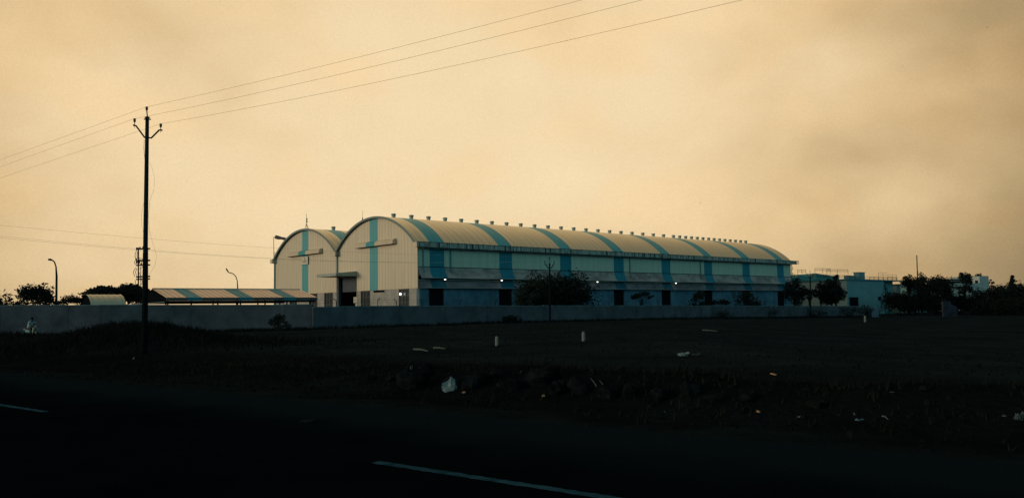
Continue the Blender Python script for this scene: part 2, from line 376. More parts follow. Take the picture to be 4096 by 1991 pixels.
# lower side wall, doors
xs=[-.0]
b=MB(); prev=.0
for a_,c_ in STR: b.box((prev,.05,-1.5),(a_-.1,.3,4.69)); prev=c_-.08
b.box((prev,.05,-1.5),(LEN-.1,.3,4.69)); b.build('lower_side_wall',M_lowblue,wh)
for a_,c_ in STR:
    b=MB(); x0,x1=a_-.1,c_-.08
    for k in range(24): b.box((x0,.22,-1.4+k*.25),(x1,.26+.02*(k%2),-1.4+(k+1)*.25-.004))
    b.build('side_door',M_dark,wh)
for x in (.83,5.5,43.4,63.2):
    b=MB(); b.tube([(x,-.5,10.2),(x,-.25,9.95),(x,-.14,9.8),(x,-.14,7.7),(x,-.3,7.1),(x,-.42,6.75)],.085,8); b.build('downpipe',M_sideblue if x<6 else M_trim,wh)
b=MB(); b.tube([(-.12,42.3,10.2),(-.12,42.3,1.0)],.16,8); b.build('downpipe',M_trim,wh)
b=MB(); b.tube([(-.1,21.1,10.2),(-.1,21.1,8.0),(-.15,21.1,7.7)],.17,8); b.build('downpipe',M_trim,wh)
for x in [7.0,13,19.8,25.5,32.5,38.2,45,50.6,57.4,63,70,75.6,82.5,88]:
    b=MB(); b.box((x,-.06,-1.3),(x+.22,.048,4.6)); b.build('wall_pier',mat('pier',(.10,.16,.2),.85),wh)
# roof vents
def vent():
    b=MB(); b.lathe([(.31,-.3),(.29,.3),(.29,.42)],k=14); o=b.build('roof_vent',M_gut2)
    c=MB(); c.lathe([(.29,.42),(.35,.47),(.37,.57),(.35,.66),(.27,.71),(.04,.73)],k=14); h=c.build('vent_cowl',M_gut2,o)
    return o
M_gut2=mat('vent_metal',(.34,.35,.28),.55,.2,.4,(.24,.25,.21),3)
v0=vent(); v0.parent=wh
pos=[3.15*i+3.2 for i in range(22)]+[69.4+1.95*i+.0 for i in range(1,14)]
zr=ZE+RISE
for i,x in enumerate(pos):
    if i==0: v0.location=(x,HS+.0,zr); continue
    v=v0.copy(); COL.objects.link(v); v.location=(x,HS,zr); v.rotation_euler=(0,0,i*.7)
    for ch in v0.children: c=ch.copy(); COL.objects.link(c); c.parent=v
v=v0.copy(); COL.objects.link(v); v.location=(5.2,3*HS,zr)
for ch in v0.children: c=ch.copy(); COL.objects.link(c); c.parent=v
# sign on the left gable
sg=thing('sign',WL(-.16,31.4,10.1),'small white company sign with emblem and dark lettering on the left gable stripe','sign',RZ)
b=MB(); b.box((-.06,-1.1,-.62),(.0,1.1,.62)); b.build('sign_panel',M_sign,sg)
b=MB(); b.box((-.05,-1.15,-.66),(.05,-1.102,.66)); b.box((-.05,-1.1,-.66),(.05,1.1,-.622)); b.build('sign_frame',M_ink,sg)
b=MB()
def ring(b,cy,cz,r0,r1,x,n=18):
    for i in range(n):
        a,c=2*math.pi*i/n,2*math.pi*(i+1)/n
        b.face([(x,cy+r0*math.cos(a),cz+r0*math.sin(a)),(x,cy+r1*math.cos(a),cz+r1*math.sin(a)),(x,cy+r1*math.cos(c),cz+r1*math.sin(c)),(x,cy+r0*math.cos(c),cz+r0*math.sin(c))])
ring(b,-.05,.32,.09,.17,-.066); b.box((-.07,-.12,.03),(-.062,.02,.13)); b.build('emblem',M_ink,sg)
# lettering: one bold dark word and a faint line, too blurred in the photo to read
b=MB(); rr=random.Random(4); y=.72
for k in range(8):
    w=.13; z0,z1=-.27,-.05
    b.box((-.068,y-w,z0),(-.062,y-w*.72,z1)); 
    if k!=2: b.box((-.068,y-w*.7,z1-.06),(-.062,y-.005,z1))
    if k in (0,1,3,5,7): b.box((-.068,y-w*.28,z0),(-.062,y-.005,z1-.065))
    if k in (0,2,4,6): b.box((-.068,y-w*.7,z0),(-.062,y-.005,z0+.05))
    y-=.17
b.build('lettering',M_ink,sg)
b=MB(); y=.8
for k in range(14): b.box((-.067,y-.07,-.46),(-.062,y,-.40+.03*(k%3))); y-=.115
b.build('small_lettering',M_ink2,sg)
# lamps under the awning
def floodlight(x,lab):
    t=thing('floodlight',WL(x,-.95,5.95),lab,'floodlight',RZ,'lit floodlights under the awning')
    b=MB(); b.box((-.03,.0,.1),(.03,.9,.14)); b.box((-.16,-.05,-.04),(.16,.12,.12)); b.build('housing',M_joint,t)
    b=MB(); b.lathe([(.02,-.17),(.08,-.15),(.115,-.1),(.115,-.045)],k=12); b.build('bulb',M_lamp,t,smooth=True)
    return t
floodlight(3.9,'lit white floodlight under the awning at the first blue stripe')
floodlight(14.1,'lit white floodlight under the awning at the second blue stripe')
floodlight(34.4,'lit white floodlight just right of the dark bushy tree')
floodlight(54.7,'lit white floodlight under the awning, farthest to the right')
t=thing('window_lamp',WL(-.12,3.95,4.0),'small lit lamp hanging in front of the barred gable window','lamp',RZ)
b=MB(); b.lathe([(.02,-.16),(.1,-.12),(.13,0),(.1,.12),(.03,.16)],k=10); b.build('bulb',M_lamp,t,smooth=True)
b=MB(); b.tube([(0,0,.16),(0,0,.45),(.2,0,.55)],.02,6); b.build('bracket',M_joint,t)
# antennas, windsock
t=thing('roof_antenna',WL(.3,31.8,zr),'thin tripod antenna mast on top of the left barrel roof','antenna',RZ)
b=MB(); b.tube([(0,0,0),(0,0,2.55)],.03,6); b.build('mast',M_poled,t)
b=MB()
for dx,dy in ((0,1.05),(0,-1.05),(.9,0)): b.tube([(0,0,1.0),(dx*.55,dy*.55,-.05)],.03,6)
b.build('tripod',M_poled,t)
b=MB(); ring(b,-.17,1.68,.07,.16,0); ring(b,-.17,1.68,.07,.16,.05); b.lathe([(.03,1.05),(.12,1.15),(.12,1.35),(.05,1.5)],(0,-.17,0),8); b.build('aerial',M_trim,t)
t=thing('lightning_rod',WL(-.2,13.6,zr-.3),'thin vertical rod at the crown of the right gable','rod',RZ); b=MB(); b.tube([(0,0,0),(0,0,1.5)],.018,6); b.tube([(0,0,-.0),(0,0,.5)],.07,6); b.build('rod_shaft',M_poled,t)
p0=at(1095,1034,0+WL(0,42.6,0).y)
t=thing('windsock',WL(-.2,42.5,10.86),'drooping windsock on a thin mast at the left roof corner','windsock',0)
b=MB(); b.tube([(0,0,0),(-.05,0,3.95)],.05,6); b.tube([(0,0,1.4),(.75,.2,.3)],.035,6); b.tube([(0,0,1.2),(.4,-.2,.1)],.03,6); b.build('mast',M_poled,t)
b=MB(); b.tube([(.25,0,3.95),(.75,0,3.8),(1.3,0,3.7),(1.75,0,3.6),(2.05,0,3.6)],[.33,.33,.24,.26,.17],12,caps=False); b.tube([(-.03,0,3.93),(.25,0,3.95)],.04,6); b.build('sock',mat('sock_fabric',(.17,.12,.12),.9,0,0),t,smooth=True)
# crates in the doorway
cl=['topmost white crate of the stack inside the dark gable doorway','second crate from the top in the gable doorway stack','third crate from the top in the gable doorway stack','bottom white crate of the stack inside the gable doorway']
for i in range(4):
    z=3.75-1.0*i-.3
    b=MB(); w=.75 if i else 1.25
    b.box((-.5,-.55 if i else -.55,-.44),(.5,w-.2,.44)); 
    for zz in (-.3,0,.3): b.box((-.53,-.5,zz-.03),(-.502,w-.25,zz+.03))
    b.box((-.45,-.5,-.5),(.45,w-.3,-.45))
    o=b.build('crate',mat('crate_white',(.62,.55,.42),.7,0,.3,(.4,.36,.3),3)); o.location=WL(.95,16.25,z); o.rotation_euler=(0,0,RZ)
    tag(o,cl[i],'crate','crates stacked in the doorway')
b=MB(); b.box((-.6,-.7,-.5),(.6,.6,.5)); o=b.build('packing_case',mat('packing_case_wood',(.1,.09,.07),.8)); o.location=WL(.95,16.25,-.49); o.rotation_euler=(0,0,RZ); tag(o,'dark packing case under the white crates in the doorway','case')
# ------------------------------------------------------------------ open shed left of the warehouse
p=at(609,1155,85.0)
sh=thing('open_shed',(p.x,p.y,0),'long low open-sided shed with brown sheet roof and three blue stripes','shed',RZ)
zr_=p.z; ze_=zr_-.98; L=16.3
S3=[(2.05,3.5),(7.4,8.9),(12.35,13.75)]
b=MB(); cuts=sorted([0,L]+[c for s in S3 for c in s]+[.3*i for i in range(1,54)])
for k,(q0,q1) in enumerate(zip(cuts,cuts[1:])):
    mi=1 if any(a<=(q0+q1)/2<=c for a,c in S3) else 0; h=.02*(k%2)
    for sgn in (-1,1):
        b.face([(q0,0,zr_+h),(q0,4*sgn,ze_+h),(q1,4*sgn,ze_+h),(q1,0,zr_+h)][::(1 if sgn<0 else -1)],mi)
        b.face([(q0,0,zr_-.06),(q0,4*sgn,ze_-.06),(q1,4*sgn,ze_-.06),(q1,0,zr_-.06)][::(-1 if sgn<0 else 1)],2)
b.tube([(0,0,zr_+.03),(L,0,zr_+.03)],.07,8,0)
b.build('roof',[M_shed,M_shblue,M_joint],sh)
b=MB(); 
for k,(q0,q1) in enumerate(zip(cuts,cuts[1:])):
    mi=1 if any(a<=(q0+q1)/2<=c for a,c in S3) else 0
    b.box((q0,-4.06,ze_-.30),(q1,-4.01,ze_+.015),mi)
b.build('fascia',[M_shedf,M_sideblue],sh)
b=MB(); b.face([(.02,0,zr_-.08),(.02,-3.95,ze_-.08),(.02,-3.95,ze_-.5),(.02,3.95,ze_-.5),(.02,3.95,ze_-.08)]); b.build('open_gable_shade',M_dark,sh)  # black face standing for the shade inside the open gable end
for x in (.3,2.6,5.3,7.7,10.4,12.9,15.6):
    for y in (-3.6,3.6):
        b=MB(); b.box((x-.06,y-.06,-.2),(x+.06,y+.06,ze_-.02)); b.build('post',M_joint,sh)
b=MB(); b.box((.1,-3.75,ze_-.5),(L-.1,-3.65,ze_-.3)); b.box((.1,3.65,ze_-.5),(L-.1,3.75,ze_-.3)); b.build('eave_beam',M_joint,sh)
b=MB(); b.tube([(-.1,-3.9,ze_-.42),(-1.5,-.5,ze_-.55),(-2.4,2,ze_-.66)],.03,6); b.build('side_rail',mat('pale_pipe',(.25,.3,.3),.6),sh)
# quonset shelter
p=at(342,1178,92); q=thing('curved_shelter',(p.x,p.y,0),'small barrel-roofed sheet shelter in front of the flat-topped tree','shelter',RZ)
zt=p.z; b=MB(); n=16; r_=2.5
for k in range(12):
    x0,x1=k*.3,(k+1)*.3; h=.02*(k%2)
    for j in range(n):
        a,c=math.pi*j/n,math.pi*(j+1)/n
        def Q(a,x,o=0): return (x,-(r_+h-o)*math.cos(a),zt-r_*1.0+(r_+h-o)*math.sin(a))
        b.face([Q(a,x0),Q(a,x1),Q(c,x1),Q(c,x0)]); b.face([Q(a,x0,.05),Q(c,x0,.05),Q(c,x1,.05),Q(a,x1,.05)],1)
b.build('roof',[M_quon,M_joint],q)
b=MB(); b.face([(.15,-2.44*math.cos(math.pi*j/n),zt-r_+2.44*math.sin(math.pi*j/n)) for j in range(n+1)]); b.build('open_end_shade',M_dark,q)  # black face standing for the dark inside of the open arch
b=MB()
for x in (.1,3.4):
    for y in (-2.4,2.4): b.box((x-.05,y-.05,-.3),(x+.05,y+.05,zt-r_))
b.build('frame',M_joint,q)
# ------------------------------------------------------------------ boundary wall
A=Vector((-18.3,78,0)); B=Vector((64,156.5,0)); D=(B-A).normalized()
WP=[(1253,1226),(1600,1222),(2175,1221),(2702,1221),(2990,1222),(3300,1222.5),(3437,1223.5)]
def onwall(u,v):
    d=fw*FPX+rt*(u-CX)-upv*(v-CY); n=Vector((-D.y,D.x,0)); t=(A-EYE).dot(n)/d.dot(n); return EYE+d*t
wl=thing('boundary_wall',(A.x,A.y,0),'long grey concrete boundary wall running in front of the warehouse','wall',0)
def wallmesh(pts,th,parent,org,pan=3.0,seed=1):
    b=MB(); c=MB(); rr=random.Random(seed)
    for (p,q) in zip(pts,pts[1:]):
        d=Vector((q.x-p.x,q.y-p.y,0)); L_=d.length; n_=max(1,round(L_/pan)); nn=Vector((d.y,-d.x,0))/L_*th
        for k in range(n_):
            g0=.003/ L_; P0=p.lerp(q,k/n_+g0); P1=p.lerp(q,(k+1)/n_-g0); dz=rr.uniform(-.02,.02)
            P0=P0-org;P1=P1-org; z0=P0.z+dz-.08; z1=P1.z+dz-.08
            base=[(P0.x,P0.y,-3),(P1.x,P1.y,-3),(P1.x,P1.y,z1),(P0.x,P0.y,z0)]
            back=[(x-nn.x,y-nn.y,z) for x,y,z in base]
            b.face(base); b.face(back[::-1]); b.face([base[3],base[2],back[2],back[3]]); b.face([base[0],back[0],back[3],base[3]]); b.face([base[1],base[2],back[2],back[1]][::-1])
            if k%2==0:
                u_=d/L_*.11
                x0,y0=P0.x-u_.x/2,P0.y-u_.y/2; w=nn/th*.06
                b.face([(x0+w.x,y0+w.y,-3),(x0+w.x+u_.x,y0+w.y+u_.y,-3),(x0+w.x+u_.x,y0+w.y+u_.y,z0),(x0+w.x,y0+w.y,z0)])
            w=nn/th*.04
            cb=[(P0.x+w.x,P0.y+w.y,z0+.002),(P1.x+w.x,P1.y+w.y,z1+.002),(P1.x+w.x,P1.y+w.y,z1+.08),(P0.x+w.x,P0.y+w.y,z0+.08)]
            ck=[(x-nn.x-2*w.x,y-nn.y-2*w.y,z) for x,y,z in cb]
            c.face(cb); c.face(ck[::-1]); c.face([cb[3],cb[2],ck[2],ck[3]]); c.face([cb[0],ck[0],ck[3],cb[3]]); c.face([cb[1],ck[1],ck[2],cb[2]])
    b.build('wall_panels',M_conc,parent); c.build('coping',M_cope,parent)
pts=[onwall(u,v) for u,v in WP]; wallmesh(pts,.18,wl,Vector((A.x,A.y,0)))
for (u,h) in ((1253,.75),(1346,.7),(1512,.75),(1588,.7),(1690,.6),(1842,.7),(1983,.7),(2190,.6),(2397,.75),(2505,.7),(2635,.75),(2761,.8),(2900,.7),(3060,.8)):
    p=onwall(u,1222)-Vector((A.x,A.y,0)); b=MB(); e=.25*(1 if (u*7)%3 else -1)
    b.tube([(p.x-.05,p.y+.1,p.z-.3),(p.x-.05,p.y+.1,p.z+h*.62),(p.x-.05-e,p.y+.05,p.z+h)],.035,6); b.build('fence_bracket',M_joint,wl)
b=MB()
for dz in (.35,.6):
    for (p,q) in zip(pts,pts[1:]):
        b.tube([p-Vector((A.x,A.y,0))+Vector((0,.1,dz)),p.lerp(q,.5)-Vector((A.x,A.y,0))+Vector((0,.1,dz-.04)),q-Vector((A.x,A.y,0))+Vector((0,.1,dz))],.008,4)
b.build('barbed_wire',M_joint,wl)
# left section
wl2=thing('boundary_wall',(-45,72,0),'higher left section of the grey boundary wall behind the tall utility pole','wall',0)
lp=[at(-1200,1236,64),at(-300,1222,69),at(0,1221,70.5),at(400,1218,72.5),at(760,1217.5,75),at(1000,1217,76.5),at(1256,1217,78.0)]
wallmesh(lp,.2,wl2,Vector((-45,72,0)),seed=4)
# wall end block to the right of the main wall
wl3=thing('boundary_wall',(65,158,0),'short lower stub of the boundary wall at its right end','wall',0)
wallmesh([onwall(3440,1229)+Vector((0,.5,0)),onwall(3495,1232)+Vector((0,.5,0))],.2,wl3,Vector((65,158,0)),seed=6)
# ------------------------------------------------------------------ vegetation
def tree(name,u,vtop,Y,w,h,label,seed=0,n=2600,leaf=.22,flat=False,blobs=12,cat='tree',zb=None,mt=None,density=1.,cone=False,group=None):
    rr=random.Random(seed); p=at(u,vtop,Y); zb=gz(p.x,p.y)-.1 if zb is None else zb
    H=p.z-zb
    t=thing(name,(p.x,p.y,zb),label,cat,rr.uniform(0,6),group)
    b=MB(); c0=H-h
    top=max(.5,c0+h*.45); k=max(.05,H*.022)
    b.tube([(0,0,-.3),(rr.uniform(-.1,.1),0,top*.5),(rr.uniform(-.2,.2),rr.uniform(-.2,.2),top)],[k*1.5,k,k*.6],8)
    cs=[]
    for i in range(blobs):
        a=i*2.4+rr.uniform(-.4,.4); rad=(w/2)*(.25+.6*math.sqrt(rr.random()))
        f=rr.random()
        if flat: z=c0+h*(.45+.42*(1-(rad/(w/2))**2))*(1 if i%4 else .75); br=w*.13*rr.uniform(.7,1.25); bz=br*.45
        elif cone: z=c0+h*f; rad*= (1.15-f); br=w*.24*rr.uniform(.7,1.2)*(1.15-.6*f); bz=br*1.1
        else: z=c0+h*(.15+.7*f); rad*=(1-.55*abs(f-.35)); br=w*.20*rr.uniform(.65,1.3); bz=br*.85
        z=min(z,H-bz*.9)
        c=Vector((rad*math.cos(a),rad*math.sin(a),z)); cs.append((c,br,bz))
        st=top*rr.uniform(.6,1.0)
        m_=Vector((c.x*.45,c.y*.45,st+(c.z-st)*.65)); b.tube([(0,0,st*.8),m_,c],[k*.5,k*.3,k*.12],5)
    cs.append((Vector((rr.uniform(-.15,.15)*w,0,H-w*.10)),w*.12,w*.10)) if not flat else None
    b.build('trunk',M_bark,t)
    l=MB()
    tot=sum(c[1]**2 for c in cs)
    for c,br,bz in cs:
        outs=[Vector((rr.gauss(0,1),rr.gauss(0,1),rr.gauss(0,1)+.3)).normalized() for _ in range(5)]
        for q_ in range(int(n*br*br/tot*density)):
            d=Vector((rr.gauss(0,1),rr.gauss(0,1),rr.gauss(0,1))).normalized()
            s_=rr.random()**.45*(1+.25*noise.noise(d*2.5+c))
            if q_%14==0:
                d=(outs[q_//14%5]+d*.13).normalized(); s_=rr.uniform(.95,1.42)
            q=c+Vector((d.x*br*s_,d.y*br*s_,d.z*bz*s_))
            if q.z<.05: continue
            s=leaf*rr.uniform(.5,1.35)
            X=Vector((rr.uniform(-1,1),rr.uniform(-1,1),rr.uniform(-.7,.7))).normalized()*s; Z=X.orthogonal().normalized().lerp(d,.4).normalized()*s*rr.uniform(.35,.8)
            l.face([q-X*.9,q-Z*.6,q+X,q+Z])
    l.build('crown',mt or M_leaf,t)
    return t
T=tree
T('leafy_tree',-25,1160,95,5.5,5,'dark tree cut off by the left side of the photo',1,1800)
T('leafy_tree',148,1139,100,5.2,4.4,'rounded dark tree left of the tall curved street lamp',2,3200,.2,blobs=18)
T('shrub',60,1203,92,2.6,1.2,'low shrub peeping over the wall between two trees at far left',3,500,.14,cat='shrub',blobs=6)
T('umbrella_tree',475,1132,112,8.2,3.6,'wide flat-topped dark tree behind the small curved shelter',4,6500,.24,flat=True,blobs=30,density=1.1)
T('umbrella_tree',335,1178,108,6.6,1.9,'lower spreading tree at the left foot of the flat-topped tree',5,1700,.2,flat=True,blobs=16)
T('leafy_tree',555,1160,113,3.6,3.6,'dark tree around the foot of the double transformer pole',33,1400,.2,blobs=12)
T('leafy_tree',2215,1100,111,10.2,5.2,'big dark bushy tree in front of the warehouse side',6,13000,.2,blobs=44,density=1.1)
T('leafy_tree',2130,1113,105,3.6,3.6,'left shoulder of dark foliage beside the big bushy tree',7,2600,.18,blobs=14)
T('leafy_tree',2310,1155,109,3.4,3,'lower dark tree to the right of the big bushy tree',8,1500,.18,blobs=10)
T('umbrella_tree',2565,1165,119,4.2,1.8,'small spreading tree above the wall left of the third side door',9,800,.17,flat=True,blobs=10,mt=M_leaf2)
T('umbrella_tree',2858,1190,133,5.0,2.6,'sparse spreading tree rising from behind the wall at mid right',10,1100,.18,flat=True,blobs=12)
T('leafy_tree',2800,1165,134,3.4,3.,'dim leafy tree against the sixth blue stripe',11,1000,.18,blobs=9)
T('leafy_tree',2990,1163,142,5.0,3.6,'dim leafy tree below the awning left of the warehouse end',31,1500,.2,blobs=12,density=.9)
T('leafy_tree',3175,1108,148,5.2,5,'loose tree at the right-hand corner of the warehouse',12,2600,.22,blobs=18)
T('umbrella_tree',3235,1140,150,4.2,3.4,'thin layered tree just left of the far small utility pole',13,900,.2,flat=True,blobs=14)
T('leafy_tree',3322,1112,152,4.7,5,'dense black tree in front of the teal building',14,4800,.22,blobs=26,density=1.2)
T('leafy_tree',3341,1098,153,2.2,4.8,'narrow upright tree with a tufted top beside the dense black tree',15,2000,.2,cone=True,blobs=12)
T('leafy_tree',3280,1124,152,2.6,3.8,'open branched tree between the far pole and the dense black tree',16,700,.2,blobs=9)
T('leafy_tree',3632,1097,205,3.6,4.4,'leafy tree with tufted crown left of the tall thin mast',17,1500,.25,blobs=14)
T('leafy_tree',3680,1090,205,4.4,5.,'tufted tree standing right at the foot of the tall thin mast',18,2000,.25,blobs=15)
T('domed_tree',3738,1107,175,8.0,6.2,'large dome-shaped black tree right of the mast',19,7200,.26,blobs=32,density=1.2)
T('leafy_tree',3855,1088,240,4.6,7,'tall round-headed tree in front of the far white building',20,2400,.28,blobs=16)
T('leafy_tree',3912,1094,268,6.,5,'crown of a tree showing over the far white building roof',21,1600,.3,blobs=12)
T('leafy_tree',3962,1117,262,3.2,6,'tree at the right end of the far white building',22,900,.28,blobs=10)
T('domed_tree',3752,1186,172,5,3,'dark low bush just left of the pale wall block',35,2600,.24,blobs=16,density=1.2)
rr=random.Random(50)
T('domed_tree',4035,1138,190,10,5.5,'dark rounded trees at far right below the stubby treetop',23,7000,.28,blobs=30,density=1.2)
T('domed_tree',4130,1130,188,10,6,'dark broad tree cut off by the right side of the photo',24,6000,.28,blobs=26,density=1.2)
T('leafy_tree',4047,1102,195,2.5,6,'stubby rounded treetop standing above the far right trees',25,3400,.26,cone=True,blobs=14,density=1.2)
T('domed_tree',3948,1158,180,9,4.5,'dark bush mass under the far white building',26,5200,.26,blobs=26,density=1.2)
T('domed_tree',3850,1178,178,7.5,3.5,'lower dark bushes left of the pale wall block',27,4200,.26,blobs=22,density=1.2)
T('domed_tree',3600,1168,182,8,4,'dark bushes to the right of the teal house',28,4200,.26,blobs=22,density=1.2)
T('domed_tree',3660,1180,172,7,3.4,'dark bushes in front of the mast trees',29,3600,.26,blobs=20,density=1.2)
T('domed_tree',3990,1195,165,9,3,'nearer low black bushes at far right',30,3800,.25,blobs=22,density=1.2)
T('domed_tree',4110,1190,160,9,3.4,'nearest low black bushes cut by the right side of the photo',34,3600,.25,blobs=22,density=1.2)
for i,(u,v,Y,w,h,lb) in enumerate(((1115,1255,73.5,2.,1.5,'dark climbing bush against the left wall section'),(2750,1216,126,4.2,2.2,'dark bush in front of the wall at mid right'),(3060,1224,135,4,1.8,'dark bush against the wall under the warehouse end'),(3260,1232,138,4.5,1.8,'dark bush hiding the foot of the wall near the far pole'),(3400,1228,142,3,1.6,'dark bush by the right end of the long wall'),(3465,1219,146,2.8,2.2,'bush between the wall stub and the blue panel'),(3545,1222,150,4,2.2,'bush right of the small blue panel'),(2890,1238,122,3.5,1.4,'low bush in the field before the wall at mid right'),(2040,1262,92,2.5,.7,'low weeds clump at the foot of the wall left of the small pole'))):
    T('bush',u,v,Y,w,h,lb,60+i,650,.13,cat='bush',blobs=9)
# brush twigs and weeds on the mound
rr=random.Random(9)
def tufts(n,fn,hmin,hmax,seed,lean=.5,wd=.012):
    rr=random.Random(seed); b=MB()
    for _ in range(n):
        x,y=fn(rr); z=gz(x,y)-.02; h=rr.uniform(hmin,hmax)
        for k in range(3):
            a=rr.uniform(0,6.28); dx,dy=math.cos(a),math.sin(a); l=rr.uniform(.1,lean)*h; w=wd*rr.uniform(.6,1.5)
            b.face([(x-dy*w,y+dx*w,z),(x+dy*w,y-dx*w,z),(x+dx*l,y+dy*l,z+h*rr.uniform(.6,1))])
    return b
def f_mound(rr): return (rr.gauss(-19.5,4.2),rr.gauss(41.5,3.))
struct(tufts(6500,f_mound,.15,.5,11,.8,.02).build('brush',M_grass),'stuff')
def f_berm(rr):
    a=rr.uniform(-24,45); n=rr.gauss(13.2,1.4); p=RD*a+RN*n; return p.x,p.y
def f_ridge(rr): return (rr.uniform(-42,-24),rr.gauss(50.,1.6))
struct(tufts(2600,f_ridge,.1,.4,21,.8,.02).build('ridge_weeds',M_grass),'stuff')
struct(tufts(9000,f_berm,.04,.22,12,.9,.010).build('dry_weeds',M_grass),'stuff')
def f_field(rr):
    y=rr.uniform(18,90); x=rr.uniform(-.7,.7)*y; return x,y
struct(tufts(16000,f_field,.03,.14,13,1.,.02).build('grass',M_grass),'stuff')
def f_wall(rr):
    t=rr.random(); 
    if rr.random()<.35: p=Vector((-45,70,0)).lerp(Vector((-18.5,76.5,0)),t)
    else: p=A.lerp(B,t)
    return p.x+rr.gauss(1,1.),p.y-abs(rr.gauss(.3,1.2))-.4
struct(tufts(7000,f_wall,.1,.5,14,.8,.03).build('wall_weeds',M_grass),'stuff')
# bare branches on the mound
for i,(u,v,Y) in enumerate(((330,1300,41),(470,1290,42),(640,1310,43))):
    p=at(u,v,Y); z=gz(p.x,p.y); b=MB(); rr=random.Random(i)
    for k in range(9):
        a=rr.uniform(0,6.28); l=rr.uniform(.3,.6); b.tube([(0,0,-.1),(math.cos(a)*l*.5,math.sin(a)*l*.5,l*.6),(math.cos(a+.3)*l,math.sin(a+.3)*l,l*rr.uniform(.6,1))],[.015,.01,.004],4)
    o=b.build('dead_branch',M_bark); o.location=(p.x,p.y,z); tag(o,('dry branches on the left slope of the brush mound','dry branches on top of the brush mound','dry branches right of the tall pole foot')[i],'branch')
# ------------------------------------------------------------------ rocks
def rock(sx,sy,sz,seed):
    rr=random.Random(seed); b=MB(); nu,nv=18,11; off=Vector((seed*7.3,0,0)); pl=[(Vector((rr.gauss(0,1),rr.gauss(0,1),rr.gauss(0,.8))).normalized(),rr.uniform(.55,.85)) for _ in range(9)]
    for j in range(nv+1):
        th=math.pi*j/nv
        for i in range(nu):
            a=2*math.pi*i/nu; d=Vector((math.sin(th)*math.cos(a),math.sin(th)*math.sin(a),math.cos(th)))
            r=1+.45*noise.noise(d*1.3+off)+.28*noise.noise(d*2.7+off)+.1*noise.noise(d*8+off)
            for pn,pd in pl:
                t_=d.dot(pn)
                if t_>.05 and r*t_>pd: r=pd/t_
            c=max(abs(d.x),abs(d.y),abs(d.z))**-.35
            b.v.append((d.x*r*sx*c,d.y*r*sy*c,d.z*r*sz*c))
    for j in range(nv):
        for i in range(nu): b.f.append((j*nu+i,(j+1)*nu+i,(j+1)*nu+(i+1)%nu,j*nu+(i+1)%nu)); b.m.append(0)
    return b
def ground_at(u,v):
    d=fw*FPX+rt*(u-CX)-upv*(v-CY); d=d/d.y; y=3.
    while y<400:
        p=EYE+d*y
        if p.z<=gz(p.x,p.y): return p
        y+=.05+y*.002
    return p
RK=[(1650,1555,170,90,'broad boulder with a slanting left side, left of the white bag'),(1700,1490,90,50,'dark boulder perched behind the slanting boulder'),(1830,1540,110,60,'dark rock right behind the white plastic bag'),(1905,1545,150,75,'flat-topped pale rock just right of the white bag'),
(2045,1560,120,55,'dark rock in the middle of the berm'),(2175,1530,180,75,'wide flat slab rock near the centre of the berm'),(2240,1570,130,70,'squarish dark rock below the wide slab'),(2330,1575,120,85,'upright rock in the berm right of centre'),(2440,1590,140,60,'low rounded rock among dry sticks'),
(2530,1590,120,75,'rounded boulder right of the dry sticks'),(2660,1600,140,60,'long low boulder at the berm edge'),(2770,1590,110,80,'tall rounded boulder at the right part of the berm'),(2870,1605,100,45,'small dark boulder at the right end of the berm'),(1560,1520,90,40,'small dark rock at the left end of the berm'),
(1480,1515,60,26,'smallest rock of the berm, far left'),(3000,1600,90,36,'low stone half sunk right of the berm boulders'),(3280,1630,110,45,'flat pale-edged stone at lower right'),(1990,1500,80,30,'thin stone on the field side of the berm')]
for i,(u,v,w,h,lb) in enumerate(RK):
    p=ground_at(u,v+8); s=w/FPX*p.y/2; hz=h/FPX*p.y/2
    o=rock(s,s*.75,max(hz,.08)*1.05,i+2).build('boulder',M_rock,smooth=False); o.location=(p.x,p.y+s*.5,p.z+hz*.75); o.rotation_euler=(0,.1*math.sin(i),i*1.3); tag(o,lb,'rock','boulders along the roadside berm')
b=MB(); rr=random.Random(77)
for i in range(1500):
    a=rr.uniform(-16,40); n=rr.gauss(12.6,1.6)
    if n<9.3: continue
    q=RD*a+RN*n; s=rr.uniform(.015,.07); z=gz(q.x,q.y)
    k=rock(s,s*rr.uniform(.6,1),s*.6,i%9); 
    # low poly pebble
    pts=[Vector((rr.uniform(-1,1),rr.uniform(-1,1),rr.uniform(-.6,.6))).normalized()*s for _ in range(1)]
    ra=rr.uniform(0,6.28); top=[(q.x+math.cos(ra+j*1.257)*s*rr.uniform(.6,.9),q.y+math.sin(ra+j*1.257)*s*rr.uniform(.6,.9),z+s*rr.uniform(.45,.8)) for j in range(5)]
    bot=[(q.x+math.cos(ra+j*1.257)*s*1.1,q.y+math.sin(ra+j*1.257)*s*1.1,z-.02) for j in range(5)]
    b.face(top)
    for j in range(5): b.face([bot[j],bot[(j+1)%5],top[(j+1)%5],top[j]])
struct(b.build('gravel',M_rock),'stuff')
